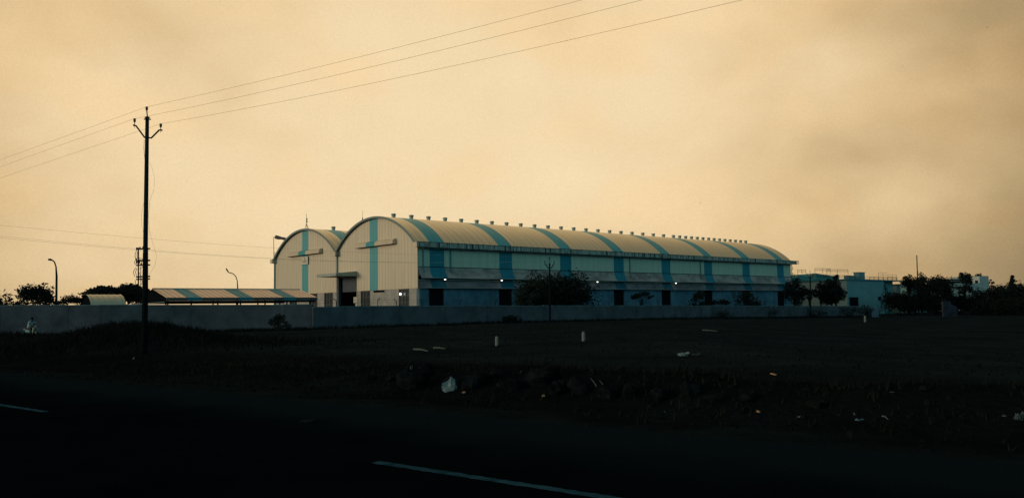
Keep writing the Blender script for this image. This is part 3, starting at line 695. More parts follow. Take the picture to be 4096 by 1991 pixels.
# ------------------------------------------------------------------ litter, posts
def crumple(u,v,w,h,mt,lb,seed,name='plastic_bag',cat='litter',group=None,flat=.5):
    p=ground_at(u,v); s=w/FPX*p.y/2; hz=h/FPX*p.y; rr=random.Random(seed); b=MB(); nu,nv=13,7
    for j in range(nv+1):
        t=j/nv
        for i in range(nu):
            a=2*math.pi*i/nu; r=(.75+.35*math.sin(t*2.2))*(1+.30*math.sin(a*3+seed+t*2)+rr.uniform(-.14,.14))
            zz=t*hz*(1+(.34*math.cos(a*2+seed)+.18*math.sin(a*5)+rr.uniform(-.12,.12))*(t**2)); b.v.append((math.cos(a)*s*r,math.sin(a)*s*r*flat,zz))
    for j in range(nv):
        for i in range(nu): b.f.append((j*nu+i,j*nu+(i+1)%nu,(j+1)*nu+(i+1)%nu,(j+1)*nu+i)); b.m.append(0)
    b.v.append((0,0,hz*.35)); q=len(b.v)-1
    for i in range(nu): b.f.append((nv*nu+i,nv*nu+(i+1)%nu,q)); b.m.append(0)
    o=b.build(name,mt); o.location=(p.x,p.y,p.z-.01); tag(o,lb,cat,group); return o
crumple(1801,1566,50,40,M_bag,'crumpled white plastic bag standing against the berm',3)
crumple(1645,1478,8,14,M_paper,'tiny pale scrap caught on the slanting boulder',5,'paper_scrap')
LT=[(2736,1423,38,12,M_bag,'heap of crumpled white plastic out in the field at right'),(2782,1421,26,7,M_paper,'thin pale scrap beside the plastic heap in the field'),
(3428,1660,30,10,M_bag,'white wrapper on the dark verge at lower right'),(3436,1680,28,8,M_bag,'bluish wrapper lying just below the white one at lower right'),(3204,1669,22,7,M_bag,'pale scrap on the verge, left one of two beside each other'),(3244,1667,22,7,M_bag,'pale scrap on the verge, right one of two beside each other'),
(4020,1675,40,16,M_paper,'tangle of pale litter near the right side of the photo'),(4080,1690,30,34,M_paper,'pale torn litter cut by the right side of the photo'),(4070,1655,30,10,M_bag,'pale strip of plastic above the litter tangle at right'),
(2030,1560,16,10,M_bag,'tiny bluish scrap low on the middle of the berm'),(3568,1567,16,4,M_paper,'thin pale scrap far out at lower right'),(535,1437,7,9,M_paper,'tiny white scrap on the ground right below the mound'),(2660,1647,16,4,M_bag,'tiny bluish scrap below the right boulders')]
for i,(u,v,w,h,mt,lb) in enumerate(LT): crumple(u,v,w,h,mt,lb,i+11,'litter_scrap','litter','litter on the verge',.8)
def chip(u,v,w,h,mt,lb,name='paper_piece'):
    p=ground_at(u,v); s=w/FPX*p.y; e=max(h/FPX*p.y*p.y/1.5*.5,.02); b=MB(); b.prism([(-s/2,-e),(s*.45,-e*.8),(s/2,e),(-s*.4,e*.9)],0,.02,'z')
    o=b.build(name,mt); o.location=(p.x,p.y,p.z+.04); tag(o,lb,'litter','litter on the verge'); return o
chip(2173,1594,13,4,M_orange,'small orange scrap at the foot of the berm'); chip(1855,1579,12,3,M_orange,'small tan scrap right below the white bag'); chip(3094,1505,9,6,M_orange,'small orange scrap out in the dark field at right')
chip(3034,1659,8,4,M_orange,'tiny cream scrap on the verge below the berm end'); chip(1228,1697,50,7,mat('wet_patch',(.012,.018,.022),1,0,0),'dull grey flattened sheet on the asphalt','flattened_sheet')
def stick(u0,v0,u1,v1,lb,r=.02,mt=M_paper):
    p=ground_at(u0,v0); q=ground_at(u1,v1); b=MB(); m_=(q-p)*.5+Vector((0,0,.02)); b.tube([(0,0,.03),m_+Vector((0,0,.03)),(q-p)+Vector((0,0,.03))],[r,r*.8,r*.5],5); o=b.build('stick',mt); o.location=p; tag(o,lb,'stick')
M_stk=mat('pale_stick',(.06,.075,.075),.8)
stick(1655,1399,1712,1406,'longer pale stick lying in the field left of the white stone posts',.04,M_stk); stick(1735,1394,1781,1397,'shorter pale stick lying in the field left of the white stone posts',.035,M_stk)
stick(2810,1322,2870,1326,'pale strip lying in the field before the wall at right',.06,M_stk); stick(3530,1672,3556,1690,'thin bluish stick on the verge at lower right',.012,M_stk)
for i,(u0,v0,u1,v1) in enumerate(((2400,1590,2362,1510),(2428,1588,2398,1520),(2070,1500,2090,1482),(2310,1545,2285,1510))):
    p=ground_at(u0,v0); q=at(u1,v1,p.y+.2); b=MB(); b.tube([(0,0,-.02),(q-p)*.55+Vector((.02,0,.03)),q-p],[.012,.009,.004],5); o=b.build('dry_stalk',M_stk); o.location=p
    tag(o,('pale dry stalk leaning over the berm, left one of a pair','pale dry stalk leaning over the berm, right one of a pair','short dry stalk behind the middle of the berm','short dry stalk on top of the berm right of centre')[i],'stalk')
# faint pale track at right
p=[ground_at(u,v) for u,v in ((3865,1318),(4096,1314),(4250,1316),(4250,1330),(4096,1331),(3880,1326))]
b=MB(); b.face([(q.x,q.y,gz(q.x,q.y)+.03) for q in p]); struct(b.build('path',mat('pale_dust',(.016,.024,.026),.95,0,.0,(.010,.015,.017),.8)))
def marker(u,vt,vb,lb):
    p=ground_at(u,vb); h=(vb-vt)/FPX*p.y; t=thing('marker_post',p,lb,'marker post',.3,'white stone marker posts in the field')
    w=.085*h/.5
    b=MB(); b.lathe([(w*1.05,-.1),(w,.3*h),(w*.95,h*.86),(w*.7,h*.96),(w*.15,h)],k=10); b.build('shaft',M_white,t,smooth=True)
    b=MB(); b.box((-w*1.5,-w*1.5,-.12),(w*1.5,w*1.5,.02)); b.build('footing',M_rock,t)
marker(1987.5,1344,1384,'white stone post in the field, the nearer left one'); marker(2334.5,1325,1366,'white stone post in the field right of centre'); marker(3461,1262,1288,'white stone post far away near the blue panel')
# ------------------------------------------------------------------ tall utility pole
YP=33.; pb=ground_at(576,1395); pb=at(577,1395,YP); zg=gz(pb.x,pb.y)
pt=at(589,467,YP)
up=thing('utility_pole',(pb.x,pb.y,zg),'tall dark utility pole with V-shaped arms and three insulators at left','utility pole')
o3=Vector((pb.x,pb.y,zg))
def L_(u,v,dy=0): return at(u,v,YP+dy)-o3
b=MB(); b.tube([(0,0,-.5),L_(583,900),L_(589,467)],[.098,.088,.07],12); b.build('pole_shaft',M_pole,up,smooth=True)
b=MB(); b.tube([(0,0,-.4),L_(580,1210),L_(582,1012)],[.118,.108,.1],12); b.build('lower_sleeve',M_poled,up,smooth=True)
b=MB(); b.tube([L_(576,477,-.1),L_(603,478,-.1)],.026,6); b.tube([L_(579,471,-.1),L_(600,471,-.1)],.02,6); b.build('top_clamp',M_pole,up)
for pts_ in (((583,551),(578,549.5),(544.5,504),(533,501)),((594,551),(605,552.5),(637,520.5),(649,521.5))):
    b=MB(); b.tube([L_(*q,-.05) for q in pts_],.034,6); b.build('arm',M_pole,up)
INS=[(587,428),(538.5,475),(643,495.5)]
for i,(u,v) in enumerate(INS):
    c=L_(u,v+6); b=MB(); 
    b.lathe([(.02,.07),(.05,.06),(.055,.03),(.03,.015),(.055,0),(.055,-.02),(.03,-.035),(.045,-.05),(.04,-.08),(.015,-.09)],(c.x,c.y,c.z),12); 
    e=L_(u+(2.5 if i==0 else 0),(467 if i==0 else (504 if i==1 else 523))); b.tube([c-Vector((0,0,.08)),e],.016 if i else .025,6)
    if i: b.tube([e,L_(u-1,v+37 if i==1 else v+36)],.008,5)
    b.build('insulator',M_ins,up)
b=MB(); b.tube([L_(577,560),L_(575,590),L_(579,640)],.008,5); b.tube([L_(599,650),L_(608,672),L_(619,712),L_(616,755),L_(600,800),L_(594,860),L_(597,925),L_(612,975),L_(626,1020),L_(620,1062),L_(596,1100)],.004,5); b.tube([L_(578,800),L_(566,850),L_(566,900),L_(580,955)],.004,5); b.build('earth_cable',M_wire,up)
# wires along the road
def wire_pts(P0,us,dirn):
    n=Vector((dirn.y,-dirn.x,0)); out=[P0]
    for u,v in us:
        d=fw*FPX+rt*(u-CX)-upv*(v-CY); t=(P0-EYE).dot(n)/d.dot(n); out.append(EYE+d*t)
    return out
RW=[[(1200,286.5),(2100,60.5),(2328,0)],[(1200,333.7),(2100,120),(2568,0)],[(1200,391),(2100,203),(2967,0)]]
LW=[(0,640),(0,668),(0,713)]
wl_lab=['top power line running from the tall pole across the sky','middle power line running from the left insulator across the sky','lowest power line running from the right insulator across the sky']
for i,(u,v) in enumerate(INS):
    P0=at(u,v,YP)
    W_=wire_pts(P0,RW[i],RD); d0=[(p-P0).dot(RD) for p in W_]; z_=[p.z-P0.z for p in W_]
    # least squares z = a s + b s^2
    S11=sum(s*s for s in d0);S12=sum(s**3 for s in d0);S22=sum(s**4 for s in d0);T1=sum(s*z for s,z in zip(d0,z_));T2=sum(s*s*z for s,z in zip(d0,z_))
    det=S11*S22-S12*S12; a=(T1*S22-T2*S12)/det; c=(T2*S11-T1*S12)/det
    smax=max(d0)+6; R_=[P0+RD*(smax*k/40)+Vector((0,0,a*smax*k/40+c*(smax*k/40)**2)) for k in range(41)]
    Q=wire_pts(P0,[(-1,LW[i]+0 if 0 else LW[i][1])],RD)[1]; dl=(Q-P0); Lf=[P0+dl*(1.6*k/12)+Vector((0,0,-.25*math.sin(min(1,k/7.5)*math.pi)*0)) for k in range(12,0,-1)]
    b=MB(); b.tube(Lf+R_,.005,6); o=b.build('power_line',M_wire); tag(o,wl_lab[i],'power line','three power lines on the tall pole')
# small poles
def small_pole(u,vt,vb,Y,wd,lb,arms=True):
    p=at(u+2,vb,Y); q=at(u,vt,Y); zg=gz(p.x,p.y); H=q.z-zg
    t=thing('utility_pole',(p.x,p.y,zg),lb,'utility pole')
    k=H/6.6; dx=q.x-p.x
    b=MB(); b.tube([(0,0,-.4),(dx*.93,0,H*.90)],[wd,wd*.8],8); b.build('pole_shaft',M_poled,t)
    b=MB(); b.tube([(dx*.93,0,H*.9),(dx,0,H-.1)],.03,5); b.lathe([(.05,-.1),(.07,-.03),(.05,.05)],(dx,0,H-.05),8); b.build('insulator',M_poled,t)
    for s in (-1,1):
        b=MB(); x0=dx*.9; b.tube([(x0,0,H-1.15),(x0+s*.18,0,H-1.15),(x0+s*.42,0,H-.75),(x0+s*.5,0,H-.75)],.05,6); b.build('arm',M_poled,t)
        b=MB(); b.tube([(x0+s*.48,0,H-.75),(x0+s*.48,0,H-.5)],.02,5); b.lathe([(.04,0),(.06,.06),(.04,.14)],(x0+s*.48,0,H-.55),8); b.build('insulator',M_poled,t)
    return t,Vector((q.x,q.y,q.z))
t1,q1=small_pole(2198,1028,1290,88,.105,'smaller utility pole with V arms rising before the big bushy tree')
t2,q2=small_pole(3240,1083,1262,138,.13,'far small utility pole with V arms beside the dense black tree')
# low distribution wires from the left to the small pole
for i,(v0,e,lb) in enumerate(((893,Vector((0,0,0)),'uppermost thin distant wire crossing low in the left sky'),(936,Vector((-.45,0,-.45)),'middle thin distant wire crossing low in the left sky'),(944,Vector((.45,0,-.45)),'lowest thin distant wire crossing low in the left sky'))):
    P=at(-200,v0-12,66+i*.6); Q=q1+e; n_=24; b=MB(); b.tube([P.lerp(Q,k/n_)-Vector((0,0,(.8 if i==0 else 1.1)*math.sin(math.pi*k/n_)*.9)) for k in range(n_+1)],.0065,5)
    tag(b.build('distant_wire',M_wire),lb,'power line','thin distant wires at left')
# transformer structure
YT=104.; o4=at(553,1225,YT); zg=gz(o4.x,o4.y)
tr=thing('transformer_pole',(o4.x,o4.y,0),'two-pole transformer structure with stacked cross beams behind the tall pole','transformer pole')
def TL(u,v,dy=0): return at(u,v,YT+dy)-Vector((o4.x,o4.y,0))
for u in (553.5,590):
    b=MB(); b.tube([TL(u,1300),TL(u,990)],.085,8); b.build('pole_shaft',M_poled,tr)
for v,w in ((995,.10),(1042,.11),(1060,.09),(1106,.10),(1116,.09)):
    b=MB(); b.tube([TL(545,v+1),TL(600,v-1)],w,6); b.build('cross_beam',M_poled,tr)
b=MB()
for (u0,v0,u1,v1,c) in ((547,998,543,1040,-5),(553,998,549,1036,-3),(541,1042,545,1060,-6),(543,1070,539,1105,-8),(548,1072,546,1102,-5),(556,1030,571,1040,6),(558,1075,575,1066,-3),(541,1120,549,1146,-3),(566,1120,562,1140,7),(556,1035,566,1052,7),(560,1090,562,1100,-6)):
    b.tube([TL(u0,v0),TL((u0+u1)/2+c,(v0+v1)/2),TL(u1,v1)],.035,5)
b.tube([TL(563,1066),TL(563,1155)],.04,5); b.build('jumper_cable',M_poled,tr)
b=MB()
for u,v in ((547,994),(560,992),(572,990),(545,1038),(557,1050),(565,1056),(547,1050)):
    c=TL(u,v); b.lathe([(.05,-.15),(.12,-.08),(.07,0),(.12,.08),(.05,.15)],(c.x,c.y,c.z),8)
b.build('insulator_set',M_poled,tr)
# street lamps
def lamp(name,pts,Y,head,lb,r=.09):
    base=at(pts[0][0],pts[0][1],Y); t=thing(name,(base.x,base.y,0),lb,'street lamp',0); O=Vector((base.x,base.y,0))
    P=[at(u,v,Y)-O for u,v in pts]; P[0].z=-1
    b=MB(); b.tube(P,[r*1.5,r*1.2]+[r*.8]*(len(P)-2),8); b.build('lamp_pole',M_pole,t,smooth=True)
    h=[at(u,v,Y)-O for u,v in head]; b=MB(); b.tube(h,[r*.9,r*1.35,r*1.0],8); b.build('lamp_head',M_pole,t)
lamp('street_lamp',[(226.5,1223),(226.5,1105),(224,1066),(218,1048),(210,1041),(203,1039)],98,[(207,1039.5),(201,1038),(193.5,1037.5)],'tall curved street lamp between the two trees at far left',.1)
lamp('street_lamp',[(170,1223),(174,1160),(176,1145),(180,1138),(186,1135)],125,[(184,1135),(188,1134),(193,1134)],'distant street lamp head poking above the far left tree',.08)
lamp('street_lamp',[(951,1223),(951,1158),(949,1122),(943,1105),(932,1094),(915,1089.5)],112,[(914,1089),(909,1081),(905,1073)],'street lamp with tilted head above the open shed',.075)
# mast
p=at(3671,1170,210); q=at(3667,1020,210); t=thing('thin_mast',(p.x,p.y,-1),'tall thin dark mast rising above the trees at right','mast'); b=MB(); b.tube([(0,0,-.5),(q.x-p.x,0,q.z+1)],[.16,.11],6); b.build('mast_shaft',M_poled,t)
# ------------------------------------------------------------------ buildings at right
YH=185.; c0=at(3386,1117,YH); zt=c0.z
hs=thing('teal_house',(c0.x,c0.y,-1),'plain teal two-storey block with railings and tank boxes on its flat roof','building',RZ)
HL,HW=17.9,11; zt+=1
b=MB(); b.box((0,0,-1),(HL,HW,zt-.15)); b.build('wall',[M_house],hs)
b=MB(); b.box((-.001+.0,-.02+.04,-1),(-.03,HW,zt-.16)); b.build('left_wall_lit_skin',mat('left_face_lit',(.30,.36,.32),.85),hs)  # light on the left face put into the colour of a paler skin
b=MB(); b.box((-.3,-.3,zt-.148),(HL+9,HW+.2,zt+.12)); b.build('roof',M_hroof,hs)
b=MB(); b.box((HL+.003,1.8,-1),(HL+8.6,HW,zt-.15)); b.build('side_wing',M_house,hs)
b=MB(); b.box((.9,-.06,-.5),(4.9,-.003,4.2)); d=b.build('door',M_dark,hs); b=MB(); b.box((.6,-.3,4.22),(5.1,-.004,4.3)); b.build('door_hood',M_hroof,d)
b=MB(); b.box((14.6,-.05,3.5),(16.0,-.003,4.35)); b.build('window',M_dark,hs)
for (x0,x1,y0,y1,h,mt) in ((4.4,7.2,1.6,2.8,.85,M_house2),(7.9,10.7,1.0,2.25,1.65,M_house2)):
    b=MB(); b.box((x0,y0,zt+.122),(x1,y1,zt+h)); b.box((x0-.1,y0-.1,zt+h+.002),(x1+.1,y1+.1,zt+h+.15)); b.build('roof_room',mt,hs)
b=MB()
for (x0,x1,z0,z1) in ((-14,3,.5,.9),(-14,26,.35,.7),(16,20.4,1.3,1.8),(20.8,25.5,.9,1.4),(11.5,26,.5,.8)):
    for z in (z0,z1): b.tube([(x0,.3,zt+z),(x1,.3,zt+z)],.028,5)
    x=x0
    while x<=x1: b.tube([(x,.3,zt+.1 if x>-1 else zt+z0),(x,.3,zt+z1)],.028,5); x+=2.3
b.build('roof_railing',M_joint,hs)
b=MB(); b.tube([(17.2,-.2,zt-2),(18.8,-.3,zt-2.2)],.06,5); b.tube([(16.5,-.3,zt-2.8),(19.5,-.3,zt-2.9)],.06,5); b.tube([(17.6,-.3,zt-1),(19.8,-.3,-1)],.12,5); b.tube([(18.5,-.3,zt-1.6),(21.5,-.3,-1)],.09,5); b.build('pipe_frame',M_joint,hs)
# factory with teal sheet roofs between warehouse and house
c0=at(3150,1128,215); fc=thing('factory_shed',(c0.x,c0.y,-1),'low factory with teal sloping sheet roofs behind the warehouse end','factory',R(10)); z0=c0.z+1
b=MB(); b.box((-2,0,-1),(18,12,z0)); b.build('wall',mat('factory_wall',(.22,.27,.28),.85,0,.2,(.15,.2,.21),.4),fc)
for (x0,x1,za,zb_) in ((-2,2.8,1.15,.95),(2.85,7.6,1.9,.9),(7.65,14.2,2.2,1.2)):
    b=MB(); b.prism([(x0,z0+.005),(x1,z0+.005),(x1,z0+zb_),(x0,z0+za)],-.4,12.2,'y'); b.build('sheet_roof',M_hroof,fc)
b=MB()
for (x0,x1,zz) in ((-2,2,1.6),(2.9,5.2,2.7),(7.7,12,3.0),(11,17,2.7)):
    for z in (zz,zz+.45): b.tube([(x0,0,z0+z),(x1,0,z0+z-.1)],.05,5)
    for k in range(3): x=x0+(x1-x0)*k/2; b.tube([(x,0,z0+zz-.9),(x,0,z0+zz+.45)],.045,5)
b.build('roof_railing',M_joint,fc)
# low shed between house and domed tree
c0=at(3585,1136,225); ls=thing('flat_roofed_house',(c0.x,c0.y,-1),'low dark flat-roofed house between the teal block and the mast','building',R(8)); z0=c0.z+1
b=MB(); b.box((0,0,-1),(11,7,z0-.2)); b.build('wall',mat('far_grey_wall',(.09,.14,.15),.9),ls); b=MB(); b.box((-.4,-.5,z0-.198),(11.4,7.2,z0)); b.build('roof',M_joint,ls)
b=MB(); b.box((1.5,-.05,.8),(3.2,-.003,3.2)); b.build('window',M_dark,ls); b=MB(); b.box((4.5,-.05,-1),(6,-.003,3)); b.build('door',M_dark,ls)
c0=at(3636,1127,215); ls=thing('small_hut',(c0.x,c0.y,-1),'small teal hut with a pale panel half hidden by the trees near the mast','hut',R(6)); z0=c0.z+1
b=MB(); b.box((0,0,-1),(3.2,4,z0)); b.build('wall',M_house,ls); b=MB(); b.box((-.2,-.2,z0+.002),(3.4,4.2,z0+.2)); b.build('roof',M_hroof,ls); b=MB(); b.box((-.35,-.08,z0-1.7),(.45,-.01,z0-.9)); b.build('pale_panel',mat('pale_panel',(.55,.6,.5),.8),ls)
# far white building
c0=at(3776,1121,255); fb=thing('white_building',(c0.x,c0.y,-1),'far white flat-roofed building with a pale upper room at right','building',R(4)); z0=c0.z+1
b=MB(); b.box((0,0,-1),(13.2,9,z0)); b.build('wall',M_house2,fb)
b=MB(); b.box((-.5,-.6,z0+.002),(8,9,z0+.3)); b.build('roof',M_joint,fb)
b=MB(); b.box((1.5,-.05,z0-.9),(5,-.01,z0-.35)); b.build('window',M_dark,fb)
b=MB(); b.box((3,-1.2,z0-2.2),(8.3,-.01,z0-1.95)); b.box((3,-1.2,z0-1.6),(8.6,-1.15,z0-1.5)); b.build('balcony',M_joint,fb)
b=MB(); b.box((7.6,-.5,z0-3.3),(13.8,9,z0+1.15)); b.build('upper_block',M_house2,fb)
b=MB(); b.box((7.5,-.56,z0-.95),(10.9,-.503,z0+1.05)); pk=b.build('pale_front',M_pink,fb)  # sky light at the upper room painted in as a bright face
for x0 in (7.55,9.4):
    b=MB(); b.box((x0,-.61,z0-.95),(x0+.9,-.562,z0-.2)); b.build('window',M_dark,pk)
b=MB(); b.lathe([(.3,z0-1.2),(.9,z0-.8),(1.0,z0+.4),(.7,z0+1.0),(.2,z0+1.1)],(6.9,2,0),12); b.build('water_tank',M_house,fb,smooth=True)
for k in range(6):
    b=MB(); b.box((4.5+k*1.5,-.56,z0-4.6),(5.3+k*1.5,-.503,z0-3.7)); b.build('window',mat('lower_window',(.25,.33,.33),.6),fb)
# pale wall block and blue panel
c0=at(3771,1204,150); pw=thing('pale_wall_block',(c0.x,c0.y,gz(c0.x,c0.y)),'low pale rendered wall block standing among the bushes at far right','wall',R(25)); b=MB(); h=c0.z-gz(c0.x,c0.y)
b.prism([(0,-1),(3.6,-1),(3.6,h*.62),(2.2,h*.78),(2.0,h),(0,h)],0,.25,'y'); b.build('wall_face',mat('purple_render',(.06,.055,.075),.9,0,.0,(.03,.03,.04),.8),pw)
c0=at(3485,1235,150); bp_=thing('blue_panel',(c0.x,c0.y,gz(c0.x,c0.y)-.3),'blue sheet gate panel among bushes right of the long wall','gate',0); h=c0.z-gz(c0.x,c0.y)+.3
b=MB(); b.box((0,0,0),(1.35,.05,h)); b.build('gate_sheet',mat('blue_gate',(.06,.12,.17),.8),bp_); b=MB(); b.box((-.08,-.03,0),(-.002,.08,h+.1)); b.box((1.352,-.03,0),(1.43,.08,h+.1)); b.build('gate_frame',M_joint,bp_)
# ------------------------------------------------------------------ birds
def bird(u,v,Y,lb,s=.35,rz=0):
    p=at(u,v,Y); b=MB(); b.tube([(-.5*s,0,0),(-.2*s,0,.02*s),(.2*s,0,.03*s),(.42*s,0,.05*s),(.55*s,0,.03*s)],[.01*s,.11*s,.12*s,.08*s,.015*s],8)
    for q in (-1,1):
        b.face([(.2*s,.06*s*q,.05*s),(.3*s,.55*s*q,.28*s),(.0,.95*s*q,.12*s),(-.12*s,.5*s*q,.2*s),(-.15*s,.06*s*q,.04*s)])
        b.face([(.2*s,.06*s*q,.035*s),(.3*s,.55*s*q,.265*s),(.0,.95*s*q,.105*s),(-.12*s,.5*s*q,.185*s),(-.15*s,.06*s*q,.025*s)][::-1])
    b.face([(-.4*s,-.03*s,.01*s),(-.7*s,-.12*s,0),(-.7*s,.12*s,0),(-.4*s,.03*s,.01*s)])
    o=b.build('bird',M_poled); o.location=p; o.rotation_euler=(0,.1,rz); tag(o,lb,'bird')
bird(2801,813,80,'small dark bird in the open sky above the warehouse roof',.15,.9); bird(3950,111,80,'small dark bird high in the right corner of the sky',.13,2.2)
# ------------------------------------------------------------------ scooter and rider
YS=66.; base=at(127,1335,YS); zg=gz(base.x,base.y)
M_sc=mat('scooter_teal',(.08,.24,.26),.5,0,.5); M_scw=mat('scooter_pale',(.22,.22,.18),.5,0,.5)
M_tyre=mat('tyre',(.015,.015,.015),.8)
scoot=thing('motor_scooter',(base.x,base.y,zg),'pale teal motor scooter ridden along the left wall section','scooter',R(-30))
for x in (-.62,.62):
    b=MB(); n=18
    for i in range(n):
        a,c=2*math.pi*i/n,2*math.pi*(i+1)/n
        b.tube([(x+.19*math.cos(a),0,.24+.19*math.sin(a)),(x+.19*math.cos(c),0,.24+.19*math.sin(c))],.05,6,caps=False)
    w=b.build('wheel',M_tyre,scoot); b=MB(); b.tube([(x,-.03,.24),(x,.03,.24)],.14,12); b.build('rim',M_trim,w)
b=MB(); b.tube([(-.95,0,.66),(-.75,0,.62),(-.45,0,.56),(-.15,0,.5),(.0,0,.38)],[.05,.15,.2,.17,.08],12); b.build('rear_body',M_sc,scoot,smooth=True)
b=MB(); b.box((-.1,-.16,.24),(.4,.16,.3)); b.build('footboard',M_tyre,scoot)
b=MB(); b.prism([(.36,.28),(.44,.28),(.56,.9),(.46,.9)],-.2,.2,'y'); b.build('leg_shield',M_scw,scoot)
b=MB(); b.tube([(-.75,0,.76),(-.4,0,.77),(-.05,0,.72)],[.1,.14,.12],10); b.build('seat',M_tyre,scoot,smooth=True)
b=MB(); b.tube([(.62,0,.24),(.56,0,.6),(.5,0,.95),(.48,0,1.0)],.035,8); b.build('steering_column',M_tyre,scoot)
b=MB(); b.tube([(.42,-.34,1.02),(.5,-.15,1.0),(.5,.15,1.0),(.42,.34,1.02)],.022,8); b.build('handlebar',M_tyre,scoot)
b=MB(); b.lathe([(.03,-.09),(.1,-.05),(.12,.02),(.08,.08)],(.58,0,.98),10); b.build('headlight',M_scw,scoot,smooth=True)
b=MB(); b.tube([(.42,0,.42),(.6,0,.5),(.82,0,.4)],[.05,.08,.04],8); b.build('front_mudguard',M_scw,scoot,smooth=True)
b=MB(); b.box((-1.02,-.12,.72),(-.86,.12,.8)); b.build('rear_rack',M_scw,scoot)
def skin(name,verts,edges,rads,mt,parent):
    me=bpy.data.meshes.new(name); me.from_pydata(verts,edges,[]); o=bpy.data.objects.new(name,me); COL.objects.link(o); me.materials.append(mt)
    s=o.modifiers.new('skin','SKIN'); s.use_smooth_shade=True
    for i,r_ in enumerate(rads): me.skin_vertices[0].data[i].radius=(r_,r_) if not isinstance(r_,tuple) else r_
    me.skin_vertices[0].data[0].use_root=True
    u=o.modifiers.new('sub','SUBSURF'); u.levels=1; u.render_levels=1
    if parent: o.parent=parent
    return o
pr=thing('person',(base.x,base.y,zg),'person in a pale shirt riding the teal scooter, leaning forward','person',R(-30))
V=[(-.35,0,.9),(-.28,0,1.08),(-.17,0,1.28),(-.08,0,1.40),(-.03,0,1.49),(.02,0,1.60),(.03,0,1.68)]; Ed=[(i,i+1) for i in range(6)]; Rr=[(.15,.13),(.15,.12),(.17,.12),(.11,.1),.055,(.08,.095),.06]
for s in (-1,1):
    n=len(V); V+=[(-.08,.19*s,1.36),(.10,.25*s,1.15),(.34,.30*s,1.06),(.41,.31*s,1.05)]; Rr+=[.065,.05,.038,.035]; Ed+=[(3,n),(n,n+1),(n+1,n+2),(n+2,n+3)]
    for k in range(5):
        m_=len(V); dy=(k-2)*.022; V+=[(.455,(.31+dy*.9)*s,1.055-(.02 if k==0 else 0)),(.475,(.31+dy)*s,1.02)]; Rr+=[.011,.009]; Ed+=[(n+3,m_),(m_,m_+1)]
    n=len(V); V+=[(-.30,.11*s,.88),(.06,.17*s,.84),(.18,.15*s,.45),(.16,.14*s,.36),(.30,.14*s,.33)]; Rr+=[.10,.07,.05,.042,.035]; Ed+=[(0,n),(n,n+1),(n+1,n+2),(n+2,n+3),(n+3,n+4)]
skin('body',V,Ed,Rr,mat('dark_skin_and_trousers',(.05,.035,.03),.8),pr)
b=MB(); b.tube([(-.38,0,.86),(-.31,0,1.05),(-.19,0,1.27),(-.09,0,1.41),(-.06,0,1.44)],[.19,.185,.2,.15,.07],14); 
for s in (-1,1): b.tube([(-.1,.12*s,1.37),(-.07,.22*s,1.33),(.04,.26*s,1.2)],[.1,.085,.07],10)
b.build('shirt',mat('pale_shirt',(.28,.34,.38),.85,0,.1),pr,smooth=True)
b=MB(); b.lathe([(.03,-.09),(.105,-.06),(.118,.0),(.10,.07),(.05,.11),(.01,.12)],(.0,0,1.66),12); b.build('hair',M_poled,pr,smooth=True)
scoot.scale=pr.scale=(.92,.92,.92)
b=MB(); b.tube([(.09,-.02,1.615),(.12,0,1.60)],[.012,.008],6); b.build('nose',mat('dark_skin_and_trousers',(0,0,0)),pr)
# ------------------------------------------------------------------ world
w=bpy.data.worlds.new('World'); sc.world=w; w.use_nodes=True; nt=w.node_tree; N=nt.nodes; LK=nt.links; N.clear()
SUN_AZ=R(-112); SUN_EL=R(6)
out=N.new('ShaderNodeOutputWorld')
sky=N.new('ShaderNodeTexSky'); sky.sky_type='NISHITA'; sky.sun_disc=False; sky.sun_elevation=SUN_EL; sky.sun_rotation=SUN_AZ; sky.dust_density=2.; sky.ozone_density=3.
bg1=N.new('ShaderNodeBackground'); bg1.inputs[1].default_value=.05
tcn=N.new('ShaderNodeTexCoord'); sep=N.new('ShaderNodeSeparateXYZ'); LK.new(tcn.outputs['Generated'],sep.inputs[0])
def mth(op,a,b_=None,c=None,clamp=False):
    n=N.new('ShaderNodeMath'); n.operation=op; n.use_clamp=clamp
    for i,x in enumerate((a,b_,c)):
        if x is None: continue
        if isinstance(x,(int,float)): n.inputs[i].default_value=x
        else: LK.new(x,n.inputs[i])
    return n.outputs[0]
def mr(x,a,b_,c=0,d=1,t='SMOOTHSTEP'):
    n=N.new('ShaderNodeMapRange'); n.interpolation_type=t; LK.new(x,n.inputs[0])
    for i,v in enumerate((a,b_,c,d)): n.inputs[i+1].default_value=v
    return n.outputs[0]
def mixc(f,a,b_,bt='MIX'):
    n=N.new('ShaderNodeMix'); n.data_type='RGBA'; n.blend_type=bt
    if isinstance(f,(int,float)): n.inputs[0].default_value=f
    else: LK.new(f,n.inputs[0])
    for i,x in ((6,a),(7,b_)):
        if isinstance(x,tuple): n.inputs[i].default_value=(*x,1)
        else: LK.new(x,n.inputs[i])
    return n.outputs[2]
X_,Y_,Z_=sep.outputs
az=mth('ARCTAN2',X_,Y_); el=mth('ARCSINE',Z_)
def noi(scale,stretch,detail=5,rough=.55,off=(0,0,0)):
    mp=N.new('ShaderNodeMapping'); mp.inputs['Scale'].default_value=stretch; mp.inputs['Location'].default_value=off; LK.new(tcn.outputs['Generated'],mp.inputs[0])
    n=N.new('ShaderNodeTexNoise'); n.inputs['Scale'].default_value=scale; n.inputs['Detail'].default_value=detail; n.inputs['Roughness'].default_value=rough; LK.new(mp.outputs[0],n.inputs['Vector']); return n.outputs['Fac']
